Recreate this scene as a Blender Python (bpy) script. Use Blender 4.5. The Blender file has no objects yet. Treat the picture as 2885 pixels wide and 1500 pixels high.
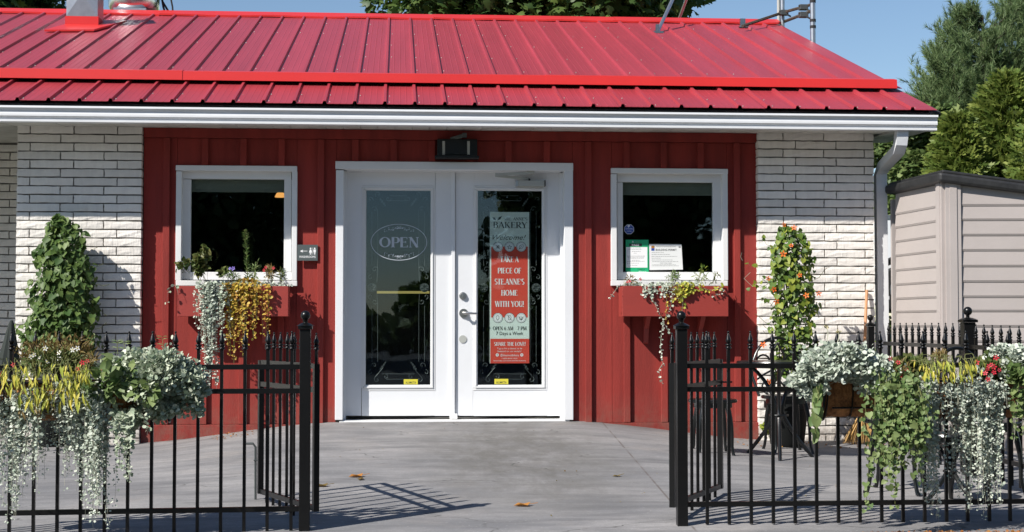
import bpy, math, random
import numpy as np
from mathutils import Vector, Matrix
R_ = math.radians
sc = bpy.context.scene
COL = sc.collection
random.seed(7); rng = np.random.default_rng(7)

# ------------------------------------------------------------------ camera
F0 = 4300.0; CX = 1442.5; CY = 750.0
PSI = R_(4.3); PIT = math.atan(166/F0)
Fv = Vector((math.sin(PSI)*math.cos(PIT), math.cos(PSI)*math.cos(PIT), math.sin(PIT)))
Rv = Vector((math.cos(PSI), -math.sin(PSI), 0))
Uv = Rv.cross(Fv)
CAM = -(Fv + Rv*((1277-CX)/F0) + Uv*((CY-1180)/F0))*12.76
cd = bpy.data.cameras.new('camera'); cam = bpy.data.objects.new('camera', cd); COL.objects.link(cam)
cam.location = CAM; cam.rotation_euler = (math.pi/2+PIT, 0, -PSI)
cd.sensor_width = 36; cd.lens = 36*F0/2885; cd.clip_start = .1; cd.clip_end = 2000
sc.camera = cam
# ------------------------------------------------------------------ light
LD = Vector((.92, .68, -1.0)).normalized()
SUN_EL = math.asin(-LD.z); SUN_AZ = math.atan2(-LD.x, -LD.y)
wd = bpy.data.worlds.new('World'); sc.world = wd; wd.use_nodes = True
wn = wd.node_tree; bg = wn.nodes['Background']
sky = wn.nodes.new('ShaderNodeTexSky'); sky.sky_type = 'NISHITA'; sky.sun_disc = False
sky.sun_elevation = SUN_EL; sky.sun_rotation = SUN_AZ; sky.altitude = 0
sky.air_density = 1.0; sky.dust_density = .05; sky.ozone_density = 3.2
wn.links.new(sky.outputs[0], bg.inputs[0]); bg.inputs[1].default_value = .080
sl = bpy.data.lights.new('sun', 'SUN'); sl.energy = 5.0; sl.angle = R_(.53); sl.color = (1, .955, .89)
so = bpy.data.objects.new('sun', sl); COL.objects.link(so)
so.rotation_euler = LD.to_track_quat('-Z', 'Y').to_euler(); so.location = (-8, -8, 12)
sc.view_settings.view_transform = 'Standard'; sc.view_settings.look = 'None'
sc.view_settings.exposure = .50; sc.view_settings.gamma = 1; sc.view_settings.use_curve_mapping = False

# ------------------------------------------------------------------ place helpers
def ray(px, py): return Fv + Rv*((px-CX)/F0) + Uv*((CY-py)/F0)
def W(px, py, Y):
    r = ray(px, py); return CAM + r*((Y-CAM.y)/r.y)
def DD(px, py, d): return CAM + ray(px, py)*d
def XY(px, d):
    a = (px-CX)/F0
    return Vector((CAM.x + d*(math.sin(PSI)+a*math.cos(PSI)), CAM.y + d*(math.cos(PSI)-a*math.sin(PSI))))
def sstep(t):
    t = max(0, min(1, t)); return t*t*(3-2*t)
def gz(x, y):
    t = max(0, min(1, -y/4.9)); side = sstep((abs(x)-.9)/1.9)*.17
    return -.022 - .28*t - side*(1-t)

# ------------------------------------------------------------------ materials
def mat(name, col, rough=.6, metal=0, spec=.5, nz=0, nscale=8, col2=None, bump=0, bscale=60, bdist=.004, stretch=None, transl=0, coat=0, island=False, emit=None):
    m = bpy.data.materials.new(name); m.use_nodes = True
    nt = m.node_tree; b = nt.nodes['Principled BSDF']
    b.inputs['Base Color'].default_value = (*col, 1); b.inputs['Roughness'].default_value = rough
    b.inputs['Metallic'].default_value = metal; b.inputs['Specular IOR Level'].default_value = spec
    b.inputs['Coat Weight'].default_value = coat
    tc = nt.nodes.new('ShaderNodeTexCoord'); src = tc.outputs['Object']
    if stretch:
        mp = nt.nodes.new('ShaderNodeMapping'); mp.inputs['Scale'].default_value = stretch
        nt.links.new(src, mp.inputs[0]); src = mp.outputs[0]
    colsock = None
    if col2 is not None:
        mx = nt.nodes.new('ShaderNodeMix'); mx.data_type = 'RGBA'
        mx.inputs[6].default_value = (*col, 1); mx.inputs[7].default_value = (*col2, 1)
        if island:
            g = nt.nodes.new('ShaderNodeNewGeometry'); oi = nt.nodes.new('ShaderNodeObjectInfo')
            ad = nt.nodes.new('ShaderNodeMath'); ad.operation = 'ADD'
            nt.links.new(g.outputs['Random Per Island'], ad.inputs[0]); nt.links.new(oi.outputs['Random'], ad.inputs[1])
            fr = nt.nodes.new('ShaderNodeMath'); fr.operation = 'FRACT'; nt.links.new(ad.outputs[0], fr.inputs[0])
            pw = nt.nodes.new('ShaderNodeMath'); pw.operation = 'POWER'; pw.inputs[1].default_value = nz or 1
            nt.links.new(fr.outputs[0], pw.inputs[0]); nt.links.new(pw.outputs[0], mx.inputs[0])
        else:
            n = nt.nodes.new('ShaderNodeTexNoise'); n.inputs['Scale'].default_value = nscale; n.inputs['Detail'].default_value = 6
            n.inputs['Roughness'].default_value = .65
            nt.links.new(src, n.inputs['Vector'])
            mr = nt.nodes.new('ShaderNodeMapRange'); mr.inputs[1].default_value = .5-.22/max(nz, .05)*.5; mr.inputs[2].default_value = .5+.22/max(nz, .05)*.5
            nt.links.new(n.outputs[0], mr.inputs[0]); nt.links.new(mr.outputs[0], mx.inputs[0])
        colsock = mx.outputs[2]; nt.links.new(colsock, b.inputs['Base Color'])
    if bump:
        n2 = nt.nodes.new('ShaderNodeTexNoise'); n2.inputs['Scale'].default_value = bscale; n2.inputs['Detail'].default_value = 5
        nt.links.new(src, n2.inputs['Vector'])
        bp = nt.nodes.new('ShaderNodeBump'); bp.inputs['Strength'].default_value = bump; bp.inputs['Distance'].default_value = bdist
        nt.links.new(n2.outputs[0], bp.inputs['Height']); nt.links.new(bp.outputs[0], b.inputs['Normal'])
    if transl:
        tr = nt.nodes.new('ShaderNodeBsdfTranslucent')
        if colsock: nt.links.new(colsock, tr.inputs[0])
        else: tr.inputs[0].default_value = (*col, 1)
        ms = nt.nodes.new('ShaderNodeMixShader'); ms.inputs[0].default_value = transl
        nt.links.new(b.outputs[0], ms.inputs[1]); nt.links.new(tr.outputs[0], ms.inputs[2])
        nt.links.new(ms.outputs[0], nt.nodes['Material Output'].inputs[0])
    if emit:
        b.inputs['Emission Color'].default_value = (*emit[0], 1); b.inputs['Emission Strength'].default_value = emit[1]
    return m
M = {}
M['brick'] = mat('painted_split_brick', (.84, .80, .74), .8, col2=(.74, .70, .65), nz=.5, nscale=9, bump=.42, bscale=22, bdist=.010, stretch=(2.6, 1, .7))
M['mortar'] = mat('grey_mortar', (.22, .21, .19), .95, col2=(.15, .14, .125), nz=.5, nscale=30, bump=.6, bscale=90)
M['red'] = mat('red_stained_boards', (.295, .040, .032), .68, col2=(.205, .031, .026), nz=.6, nscale=5, bump=.5, bscale=110, stretch=(1.6, 1, .2), spec=.18)
M['redsmooth'] = mat('red_painted_box', (.31, .038, .028), .55, col2=(.25, .032, .025), nz=.35, nscale=9, bump=.2, bscale=80, stretch=(.3, 1, 1))
M['white'] = mat('white_paint', (.75, .76, .78), .42, col2=(.68, .69, .70), nz=.3, nscale=3, bump=.05, bscale=40)
M['vinyl'] = mat('white_vinyl', (.76, .76, .76), .35, col2=(.69, .69, .68), nz=.3, nscale=4)
M['gutter'] = mat('gutter_aluminium', (.74, .75, .77), .38, col2=(.62, .63, .64), nz=.3, nscale=5, stretch=(1, 1, 3))
M['soffit'] = mat('soffit_vinyl', (.66, .64, .60), .6, col2=(.42, .40, .36), nz=.55, nscale=3.5)
M['fascia'] = mat('dark_fascia', (.02, .02, .022), .8)
M['steel'] = mat('galvanised_steel', (.62, .63, .64), .35, metal=.9, col2=(.45, .46, .48), nz=.4, nscale=12)
M['spun'] = mat('spun_aluminium', (.75, .75, .76), .22, metal=1, bump=.12, bscale=40, stretch=(.2, .2, 6))
M['chrome'] = mat('satin_nickel', (.55, .53, .5), .3, metal=1)
M['black'] = mat('black_powder_coat', (.004, .004, .0045), .30, col2=(.007, .007, .007), nz=.4, nscale=20, bump=.1, bscale=120, spec=.32)
M['iron'] = mat('black_cast_iron', (.006, .007, .007), .28, bump=.1, bscale=90)
M['came'] = mat('dark_pewter_grille', (.075, .085, .085), .5, metal=.3)
M['greybox'] = mat('grey_closer_casing', (.40, .41, .38), .5)
M['dark'] = mat('dark_interior', (.012, .012, .012), .9, col2=(.022, .021, .018), nz=.4, nscale=2)
M['intfloor'] = mat('interior_floor', (.05, .045, .04), .5)
M['wood'] = mat('interior_wood', (.10, .06, .03), .5, col2=(.05, .03, .018), nz=.5, nscale=5)
M['yellowstrip'] = mat('glowing_yellow_strip', (.75, .60, .12), .5, emit=((.9, .75, .25), .25))  # emission puts the lit look of a yellow strip into the counter
M['blind'] = mat('rolled_blind', (.20, .21, .17), .8, col2=(.15, .16, .13), nz=.4, nscale=14, stretch=(.2, 1, 8))
M['shed'] = mat('taupe_resin', (.42, .375, .355), .6, col2=(.37, .33, .31), nz=.4, nscale=2.5, bump=.25, bscale=150)
M['shedroof'] = mat('black_resin_roof', (.012, .012, .013), .55, bump=.6, bscale=25, col2=(.03, .03, .03), nz=.5, nscale=12)
M['trailer'] = mat('white_trailer_skin', (.78, .80, .82), .35)
M['rubber'] = mat('black_rubber', (.015, .015, .015), .8)
M['coco'] = mat('coconut_fibre', (.42, .19, .07), .95, col2=(.17, .07, .025), nz=.9, nscale=26, bump=1, bscale=90, bdist=.012, stretch=(1, 1, .6))
M['pot'] = mat('black_plastic_pot', (.006, .007, .007), .6, spec=.2)
M['umbrella'] = mat('dark_green_canvas', (.018, .024, .020), .85, bump=.2, bscale=200)
M['broomwood'] = mat('orange_wood_handle', (.55, .26, .12), .5, col2=(.45, .2, .08), nz=.4, nscale=20)
M['bristle'] = mat('straw_bristles', (.42, .26, .09), .8, col2=(.25, .14, .04), nz=1, island=True)
M['signgrey'] = mat('grey_sign_plastic', (.085, .10, .10), .4)
M['signwhite'] = mat('white_print', (.80, .80, .80), .6)
M['decal'] = mat('frosted_decal', (.50, .54, .60), .7)
M['banpale'] = mat('pale_green_print', (.68, .75, .69), .6)
M['banred'] = mat('red_print', (.66, .065, .04), .6)
M['inkdark'] = mat('dark_print', (.03, .035, .035), .6)
M['inkgrey'] = mat('grey_print', (.25, .25, .25), .6)
M['green'] = mat('green_print', (.01, .38, .16), .5)
M['paper'] = mat('white_paper', (.72, .73, .72), .7)
M['blue'] = mat('blue_print', (.02, .07, .34), .5)
M['yellow'] = mat('yellow_sticker', (.62, .55, .05), .5)
M['bark'] = mat('bark', (.10, .075, .055), .9, col2=(.05, .04, .03), nz=.7, nscale=20, bump=.8, bscale=30, bdist=.02)
M['stem'] = mat('green_stems', (.12, .13, .04), .8)
M['palestem'] = mat('pale_stems', (.36, .36, .28), .8)
# leaves: (a, b) random between per leaf
def leaf(name, a, b, p=1, tr=.3, rough=.5): M[name] = mat(name, a, rough, col2=b, island=True, nz=p, transl=tr, spec=.35)
leaf('maple_leaf', (.035, .08, .02), (.12, .17, .04), 1.5)
leaf('cedar_leaf', (.11, .17, .035), (.25, .29, .065), 1.2, .35)
leaf('broad_leaf', (.07, .12, .035), (.19, .24, .08), 1.4)
leaf('needle_leaf', (.085, .15, .055), (.20, .26, .11), 1.2, .25)
leaf('vine_leaf', (.05, .105, .025), (.16, .23, .06), 1.3)
leaf('lime_vine_leaf', (.085, .16, .025), (.32, .36, .05), 1.6)
leaf('silver_leaf', (.30, .36, .28), (.62, .65, .56), 1.1, .15, .6)
leaf('grey_leaf', (.24, .31, .21), (.60, .63, .50), 1.1, .15, .6)
leaf('gold_leaf', (.55, .44, .07), (.55, .30, .08), 1.6)
leaf('yellow_leaf', (.34, .40, .06), (.64, .53, .08), 1.4)
leaf('trail_leaf', (.10, .17, .05), (.25, .31, .12), 1.2)
leaf('brown_leaf', (.16, .10, .035), (.28, .22, .07), 1)
leaf('mixed_leaf', (.06, .11, .025), (.20, .20, .07), 1)
leaf('orange_petal', (.80, .12, .015), (.85, .20, .03), 1, .2)
leaf('red_petal', (.62, .03, .05), (.70, .06, .08), 1, .2)
leaf('violet_petal', (.22, .16, .62), (.30, .22, .7), 1, .2)
leaf('white_petal', (.72, .72, .68), (.8, .78, .7), 1, .2)
leaf('dead_leaf', (.50, .24, .05), (.38, .13, .04), 1, .2)
leaf('grass_blade', (.05, .10, .02), (.11, .17, .04), 1, .3)
leaf('tan_flower', (.45, .40, .22), (.55, .5, .3), 1, .1)

def roof_mat():
    m = mat('red_roof_steel', (.39, .040, .054), .38, spec=.8, col2=(.29, .030, .040), nz=.42, nscale=1.1, bump=.2, bscale=5, bdist=.006, stretch=(6, .3, 1))
    return m
M['roof'] = roof_mat()
M['flash'] = mat('red_flashing', (.60, .030, .026), .36, spec=.5, col2=(.52, .026, .024), nz=.4, nscale=2)

_g = lambda px, py, z: CAM+ray(px, py)*((z-CAM.z)/ray(px, py).z)
_a = _g(1690, 1200, -.08); _b = _g(1870, 1375, -.2); _t = Vector((_b.x-_a.x, _b.y-_a.y)).normalized(); JN = (_t.y, -_t.x, 0, -(_t.y*_a.x-_t.x*_a.y))
def patio_mat():
    m = bpy.data.materials.new('stained_concrete'); m.use_nodes = True; nt = m.node_tree; b = nt.nodes['Principled BSDF']
    L = nt.links.new; tc = nt.nodes.new('ShaderNodeTexCoord')
    def noise(s, d=6, r=.6, sx=1, sy=1):
        mp = nt.nodes.new('ShaderNodeMapping'); mp.inputs['Scale'].default_value = (sx, sy, 1); L(tc.outputs['Object'], mp.inputs[0])
        n = nt.nodes.new('ShaderNodeTexNoise'); n.inputs['Scale'].default_value = s; n.inputs['Detail'].default_value = d; n.inputs['Roughness'].default_value = r
        L(mp.outputs[0], n.inputs['Vector']); return n.outputs[0]
    def rng_(s, a, b2, c=0, d=1):
        q = nt.nodes.new('ShaderNodeMapRange'); q.inputs[1].default_value = a; q.inputs[2].default_value = b2; q.inputs[3].default_value = c; q.inputs[4].default_value = d; L(s, q.inputs[0]); return q.outputs[0]
    def mix(fac, a, b2, mode='MIX'):
        x = nt.nodes.new('ShaderNodeMix'); x.data_type = 'RGBA'; x.blend_type = mode
        if isinstance(fac, float): x.inputs[0].default_value = fac
        else: L(fac, x.inputs[0])
        for i, v in ((6, a), (7, b2)):
            if isinstance(v, tuple): x.inputs[i].default_value = (*v, 1)
            else: L(v, x.inputs[i])
        return x.outputs[2]
    c = mix(rng_(noise(.9, 5, .6, 1, 1.6), .38, .66), (.36, .345, .34), (.20, .20, .21))
    c = mix(rng_(noise(2.2, 8, .7, .5, 2.4), .45, .68, 0, .85), c, (.13, .13, .137))
    c = mix(rng_(noise(1.6, 6, .6), .56, .72, 0, .5), c, (.36, .325, .30))
    c = mix(rng_(noise(120, 4, .75), .35, .7, 0, .45), c, (.12, .12, .12))
    c = mix(rng_(noise(22, 6, .75, .8, 1.3), .36, .66, 0, .38), c, (.15, .145, .14))
    c = mix(rng_(noise(55, 2, .5), .66, .74, 0, .35), c, (.5, .49, .47))
    # darker worn patch in front of the door
    gr = nt.nodes.new('ShaderNodeTexGradient'); gr.gradient_type = 'SPHERICAL'
    mp = nt.nodes.new('ShaderNodeMapping'); mp.vector_type = 'POINT'; mp.inputs['Location'].default_value = (-.45, .70, 0); mp.inputs['Scale'].default_value = (1.15, .36, .3)
    L(tc.outputs['Object'], mp.inputs[0]); L(mp.outputs[0], gr.inputs[0])
    mm = nt.nodes.new('ShaderNodeMath'); mm.operation = 'MULTIPLY'; L(rng_(gr.outputs[1], 0, .6, 0, .85), mm.inputs[0]); L(rng_(noise(3, 9, .75, 1.6, .7), .30, .58), mm.inputs[1])
    c = mix(mm.outputs[0], c, (.12, .115, .105))
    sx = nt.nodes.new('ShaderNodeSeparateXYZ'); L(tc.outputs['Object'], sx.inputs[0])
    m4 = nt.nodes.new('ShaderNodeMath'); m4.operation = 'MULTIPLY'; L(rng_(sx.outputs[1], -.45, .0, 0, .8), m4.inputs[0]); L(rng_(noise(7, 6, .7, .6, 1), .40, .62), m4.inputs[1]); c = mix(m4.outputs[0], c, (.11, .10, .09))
    dp = nt.nodes.new('ShaderNodeVectorMath'); dp.operation = 'DOT_PRODUCT'; L(tc.outputs['Object'], dp.inputs[0]); dp.inputs[1].default_value = JN[:3]
    m5 = nt.nodes.new('ShaderNodeMath'); m5.operation = 'ADD'; m5.inputs[1].default_value = JN[3]; L(dp.outputs['Value'], m5.inputs[0]); m6 = nt.nodes.new('ShaderNodeMath'); m6.operation = 'ABSOLUTE'; L(m5.outputs[0], m6.inputs[0])
    m7 = nt.nodes.new('ShaderNodeMath'); m7.operation = 'MULTIPLY'; L(rng_(m6.outputs[0], .003, .009, .75, 0), m7.inputs[0]); L(rng_(noise(5, 4), .36, .52), m7.inputs[1]); c = mix(m7.outputs[0], c, (.10, .08, .07))
    # hairline cracks
    mp2 = nt.nodes.new('ShaderNodeMapping'); mp2.inputs['Scale'].default_value = (.55, 1.5, 1); L(tc.outputs['Object'], mp2.inputs[0])
    nn = nt.nodes.new('ShaderNodeTexNoise'); nn.inputs['Scale'].default_value = 2.2; nn.inputs['Detail'].default_value = 5
    L(mp2.outputs[0], nn.inputs['Vector'])
    va = nt.nodes.new('ShaderNodeMixRGB'); va.inputs[0].default_value = .25; L(mp2.outputs[0], va.inputs[1]); L(nn.outputs[1], va.inputs[2])
    vo = nt.nodes.new('ShaderNodeTexVoronoi'); vo.feature = 'DISTANCE_TO_EDGE'; vo.inputs['Scale'].default_value = 1.6; L(va.outputs[0], vo.inputs['Vector'])
    ck = nt.nodes.new('ShaderNodeMath'); ck.operation = 'MULTIPLY'
    L(rng_(vo.outputs[0], .001, .006, .8, 0), ck.inputs[0]); L(rng_(noise(1.7, 3), .47, .57), ck.inputs[1])
    c = mix(ck.outputs[0], c, (.06, .06, .055))
    L(c, b.inputs['Base Color']); b.inputs['Roughness'].default_value = .82; b.inputs['Specular IOR Level'].default_value = .3
    ad = nt.nodes.new('ShaderNodeMath'); ad.operation = 'SUBTRACT'; L(noise(90, 6, .7), ad.inputs[0]); L(ck.outputs[0], ad.inputs[1])
    bp = nt.nodes.new('ShaderNodeBump'); bp.inputs['Strength'].default_value = .35; bp.inputs['Distance'].default_value = .004
    L(ad.outputs[0], bp.inputs['Height']); L(bp.outputs[0], b.inputs['Normal'])
    return m
M['patio'] = patio_mat()
M['asphalt'] = mat('asphalt', (.075, .075, .075), .9, col2=(.055, .055, .055), nz=.5, nscale=3, bump=.6, bscale=160)
M['kerb'] = mat('kerb_concrete', (.30, .285, .26), .9, col2=(.19, .175, .155), nz=.7, nscale=9, bump=.5, bscale=80)
M['lawn'] = mat('lawn', (.06, .10, .025), .9, col2=(.10, .14, .04), nz=.6, nscale=3, bump=.8, bscale=30, bdist=.03)

def glass_mat():
    m = bpy.data.materials.new('window_glass'); m.use_nodes = True; nt = m.node_tree; nt.nodes.clear()
    o = nt.nodes.new('ShaderNodeOutputMaterial'); t = nt.nodes.new('ShaderNodeBsdfTransparent'); g = nt.nodes.new('ShaderNodeBsdfGlossy')
    t.inputs[0].default_value = (.90, .93, .92, 1); g.inputs['Roughness'].default_value = .012; g.inputs[0].default_value = (.75, .88, 1, 1)
    fr = nt.nodes.new('ShaderNodeLayerWeight'); fr.inputs[0].default_value = .5
    pw = nt.nodes.new('ShaderNodeMath'); pw.operation = 'POWER'; pw.inputs[1].default_value = 5; nt.links.new(fr.outputs['Facing'], pw.inputs[0])
    mu = nt.nodes.new('ShaderNodeMapRange'); mu.inputs[3].default_value = .044; mu.inputs[4].default_value = 1; nt.links.new(pw.outputs[0], mu.inputs[0])
    tc = nt.nodes.new('ShaderNodeTexCoord'); n = nt.nodes.new('ShaderNodeTexNoise'); n.inputs['Scale'].default_value = 2.5; nt.links.new(tc.outputs['Object'], n.inputs['Vector'])
    bp = nt.nodes.new('ShaderNodeBump'); bp.inputs['Strength'].default_value = .15; bp.inputs['Distance'].default_value = .006
    nt.links.new(n.outputs[0], bp.inputs['Height']); nt.links.new(bp.outputs[0], g.inputs['Normal'])
    mx = nt.nodes.new('ShaderNodeMixShader'); nt.links.new(mu.outputs[0], mx.inputs[0]); nt.links.new(t.outputs[0], mx.inputs[1]); nt.links.new(g.outputs[0], mx.inputs[2])
    nt.links.new(mx.outputs[0], o.inputs[0]); return m
M['glass'] = glass_mat()
def worldly(m, dirt):
    nt = m.node_tree; gp = nt.nodes.new('ShaderNodeNewGeometry')
    for l in list(nt.links):
        if l.from_node.type == 'TEX_COORD': nt.links.new(gp.outputs['Position'], l.to_socket)
    if dirt:
        b = nt.nodes['Principled BSDF']; s = b.inputs['Base Color'].links[0].from_socket
        sp = nt.nodes.new('ShaderNodeSeparateXYZ'); nt.links.new(gp.outputs['Position'], sp.inputs[0])
        r = nt.nodes.new('ShaderNodeMapRange'); r.inputs[1].default_value = .22; r.inputs[2].default_value = -.16; r.inputs[3].default_value = 0; r.inputs[4].default_value = dirt; nt.links.new(sp.outputs[2], r.inputs[0])
        n = nt.nodes.new('ShaderNodeTexNoise'); n.inputs['Scale'].default_value = 9; n.inputs['Detail'].default_value = 8; n.inputs['Roughness'].default_value = .75; nt.links.new(gp.outputs['Position'], n.inputs['Vector'])
        r2 = nt.nodes.new('ShaderNodeMapRange'); r2.inputs[1].default_value = .38; r2.inputs[2].default_value = .62; nt.links.new(n.outputs[0], r2.inputs[0])
        mu = nt.nodes.new('ShaderNodeMath'); mu.operation = 'MULTIPLY'; nt.links.new(r.outputs[0], mu.inputs[0]); nt.links.new(r2.outputs[0], mu.inputs[1])
        mx = nt.nodes.new('ShaderNodeMix'); mx.data_type = 'RGBA'; mx.inputs[7].default_value = (.17, .13, .10, 1); nt.links.new(mu.outputs[0], mx.inputs[0]); nt.links.new(s, mx.inputs[6]); nt.links.new(mx.outputs[2], b.inputs['Base Color'])
for k_, d_ in (('brick', .75), ('red', .5), ('roof', 0), ('flash', 0), ('soffit', 0), ('mortar', 0), ('shed', .5)): worldly(M[k_], d_)
def vary(m, lo, hi):
    nt = m.node_tree; b = nt.nodes['Principled BSDF']; s = b.inputs['Base Color'].links[0].from_socket
    h = nt.nodes.new('ShaderNodeHueSaturation'); oi = nt.nodes.new('ShaderNodeObjectInfo'); r = nt.nodes.new('ShaderNodeMapRange')
    r.inputs[3].default_value = lo; r.inputs[4].default_value = hi; nt.links.new(oi.outputs['Random'], r.inputs[0]); nt.links.new(r.outputs[0], h.inputs['Value']); nt.links.new(s, h.inputs['Color']); nt.links.new(h.outputs[0], b.inputs['Base Color'])
for k_, lo, hi in (('brick', .88, 1.04), ('red', .86, 1.06), ('roof', .92, 1.05), ('soffit', .9, 1.05), ('shed', .96, 1.03), ('flash', .96, 1.04)): vary(M[k_], lo, hi)

# ------------------------------------------------------------------ object helpers
WO = {}
def tag(o, label=None, cat=None, group=None, kind=None):
    if label: o['label'] = label
    if cat: o['category'] = cat
    if group: o['group'] = group
    if kind: o['kind'] = kind
    return o
def empty(name, loc, label, cat, group=None):
    o = bpy.data.objects.new(name, None); o.empty_display_size = .1; COL.objects.link(o)
    o.location = loc; WO[o.name] = Vector(loc); return tag(o, label, cat, group)
def link(name, me, loc, parent=None, rot=None, scale=None):
    """loc is a world place (things that are parents are never rotated while being built)"""
    o = bpy.data.objects.new(name, me); COL.objects.link(o); loc = Vector(loc); WO[o.name] = loc
    if parent is not None:
        o.parent = parent; o.location = loc - WO[parent.name]
    else: o.location = loc
    if rot is not None: o.rotation_euler = rot
    if scale is not None: o.scale = scale
    return o
class MB:
    def __init__(s): s.v = []; s.f = []; s.m = []
    def add(s, vs, fs, m=0):
        n = len(s.v); s.v += [tuple(v) for v in vs]; s.f += [tuple(i+n for i in q) for q in fs]; s.m += [m]*len(fs); return s
    def box(s, x0, x1, y0, y1, z0, z1, m=0):
        vs = [(x0, y0, z0), (x1, y0, z0), (x1, y1, z0), (x0, y1, z0), (x0, y0, z1), (x1, y0, z1), (x1, y1, z1), (x0, y1, z1)]
        return s.add(vs, [(0, 3, 2, 1), (4, 5, 6, 7), (0, 1, 5, 4), (1, 2, 6, 5), (2, 3, 7, 6), (3, 0, 4, 7)], m)
    def bar(s, a, b, w, h, m=0, up=(0, 0, 1)):
        a = Vector(a); b = Vector(b); d = (b-a).normalized(); u = Vector(up)
        x = d.cross(u)
        if x.length < 1e-4: x = d.cross(Vector((0, 1, 0)))
        x.normalize(); y = x.cross(d)
        vs = []
        for p in (a, b):
            for sx, sy in ((-1, -1), (1, -1), (1, 1), (-1, 1)): vs.append(p + x*(sx*w/2) + y*(sy*h/2))
        return s.add(vs, [(0, 1, 2, 3), (7, 6, 5, 4), (0, 4, 5, 1), (1, 5, 6, 2), (2, 6, 7, 3), (3, 7, 4, 0)], m)
    def tube(s, pts, r, n=6, m=0, cap=True):
        pts = [Vector(p) for p in pts]; k = len(pts); rs = r if isinstance(r, (list, tuple)) else [r]*k
        d0 = (pts[1]-pts[0]).normalized(); up = Vector((0, 0, 1)) if abs(d0.z) < .9 else Vector((0, 1, 0)); x = d0.cross(up).normalized()
        vs = []
        for i, p in enumerate(pts):
            d = (pts[min(i+1, k-1)] - pts[max(i-1, 0)])
            d = d.normalized() if d.length > 1e-9 else d0
            x = (x - d*x.dot(d)); x = x.normalized() if x.length > 1e-6 else d.orthogonal().normalized(); y = d.cross(x)
            for j in range(n):
                a = 2*math.pi*j/n; vs.append(p + (x*math.cos(a) + y*math.sin(a))*rs[i])
        fs = [(i*n+j, i*n+(j+1) % n, (i+1)*n+(j+1) % n, (i+1)*n+j) for i in range(k-1) for j in range(n)]
        if cap: fs += [tuple(range(n-1, -1, -1)), tuple((k-1)*n+j for j in range(n))]
        return s.add(vs, fs, m)
    def lathe(s, prof, c=(0, 0, 0), n=16, m=0, square=False):
        vs = []; fs = []; c = Vector(c)
        for r, z in prof:
            for j in range(n):
                a = 2*math.pi*(j+(.5 if square else 0))/n; vs.append(c + Vector((r*math.cos(a), r*math.sin(a), z)))
        for i in range(len(prof)-1):
            for j in range(n): fs.append((i*n+j, i*n+(j+1) % n, (i+1)*n+(j+1) % n, (i+1)*n+j))
        fs += [tuple(range(n-1, -1, -1)), tuple((len(prof)-1)*n+j for j in range(n))]
        return s.add(vs, fs, m)
    def ball(s, c, r, n=12, m=0):
        return s.lathe([(max(r*math.sin(math.pi*i/8), 1e-4), -r*math.cos(math.pi*i/8)) for i in range(9)], c, n, m)
    def prism_x(s, poly, x0, x1, m=0):
        n = len(poly); vs = [(x0, y, z) for y, z in poly] + [(x1, y, z) for y, z in poly]
        return s.add(vs, [tuple(range(n)), tuple(range(2*n-1, n-1, -1))] + [(i, i+n, (i+1) % n+n, (i+1) % n) for i in range(n)], m)
    def prism_y(s, poly, y0, y1, m=0):
        n = len(poly); vs = [(x, y0, z) for x, z in poly] + [(x, y1, z) for x, z in poly]
        return s.add(vs, [tuple(range(n)), tuple(range(2*n-1, n-1, -1))] + [(i, i+n, (i+1) % n+n, (i+1) % n) for i in range(n)], m)
    def mesh(s, name, mats, smooth=False, origin=None):
        me = bpy.data.meshes.new(name); o = Vector(origin) if origin is not None else Vector((0, 0, 0))
        me.from_pydata([(v[0]-o.x, v[1]-o.y, v[2]-o.z) for v in s.v], [], s.f)
        for q in (mats if isinstance(mats, (list, tuple)) else [mats]): me.materials.append(M[q] if isinstance(q, str) else q)
        me.polygons.foreach_set('material_index', s.m)
        import bmesh
        bm = bmesh.new(); bm.from_mesh(me); bmesh.ops.recalc_face_normals(bm, faces=bm.faces); bm.to_mesh(me); bm.free()
        if smooth: me.polygons.foreach_set('use_smooth', [True]*len(me.polygons))
        me.update(); return me
    def build(s, name, mats, parent=None, smooth=False, bevel=0, origin=None):
        if origin is None:
            a = np.array(s.v); origin = ((a[:, 0].min()+a[:, 0].max())/2, (a[:, 1].min()+a[:, 1].max())/2, a[:, 2].min())
        me = s.mesh(name, mats, smooth, origin); o = link(name, me, origin, parent)
        if smooth:
            try: me.set_sharp_from_angle(angle=R_(40))
            except Exception: pass
        if bevel:
            bv = o.modifiers.new('bevel', 'BEVEL'); bv.width = bevel; bv.segments = 2; bv.limit_method = 'ANGLE'
        return o
def curvebox(px0, px1, py0, py1, Y0, Y1, Yref=None):
    a = W(px0, py0, Y0 if Yref is None else Yref); b = W(px1, py1, Y0 if Yref is None else Yref)
    return (a.x, b.x, Y0, Y1, b.z, a.z)
def pbox(mb, px0, px1, py0, py1, Y0, Y1, m=0):
    """box whose front face at Y0 covers that part of the picture"""
    a = W((px0+px1)/2, py0, Y0).z; b = W((px0+px1)/2, py1, Y0).z; l = W(px0, (py0+py1)/2, Y0).x; r = W(px1, (py0+py1)/2, Y0).x
    return mb.box(l, r, Y0, Y1, b, a, m)
def spiral(cx, cz, r, turns, a0, sgn, Y, n=14, grow=.12):
    pts = []
    for i in range(n):
        t = i/(n-1); a = a0 + sgn*turns*2*math.pi*t; rr = r*(1-(1-grow)*t); pts.append((cx+rr*math.cos(a), Y, cz+rr*math.sin(a)))
    return pts

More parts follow.
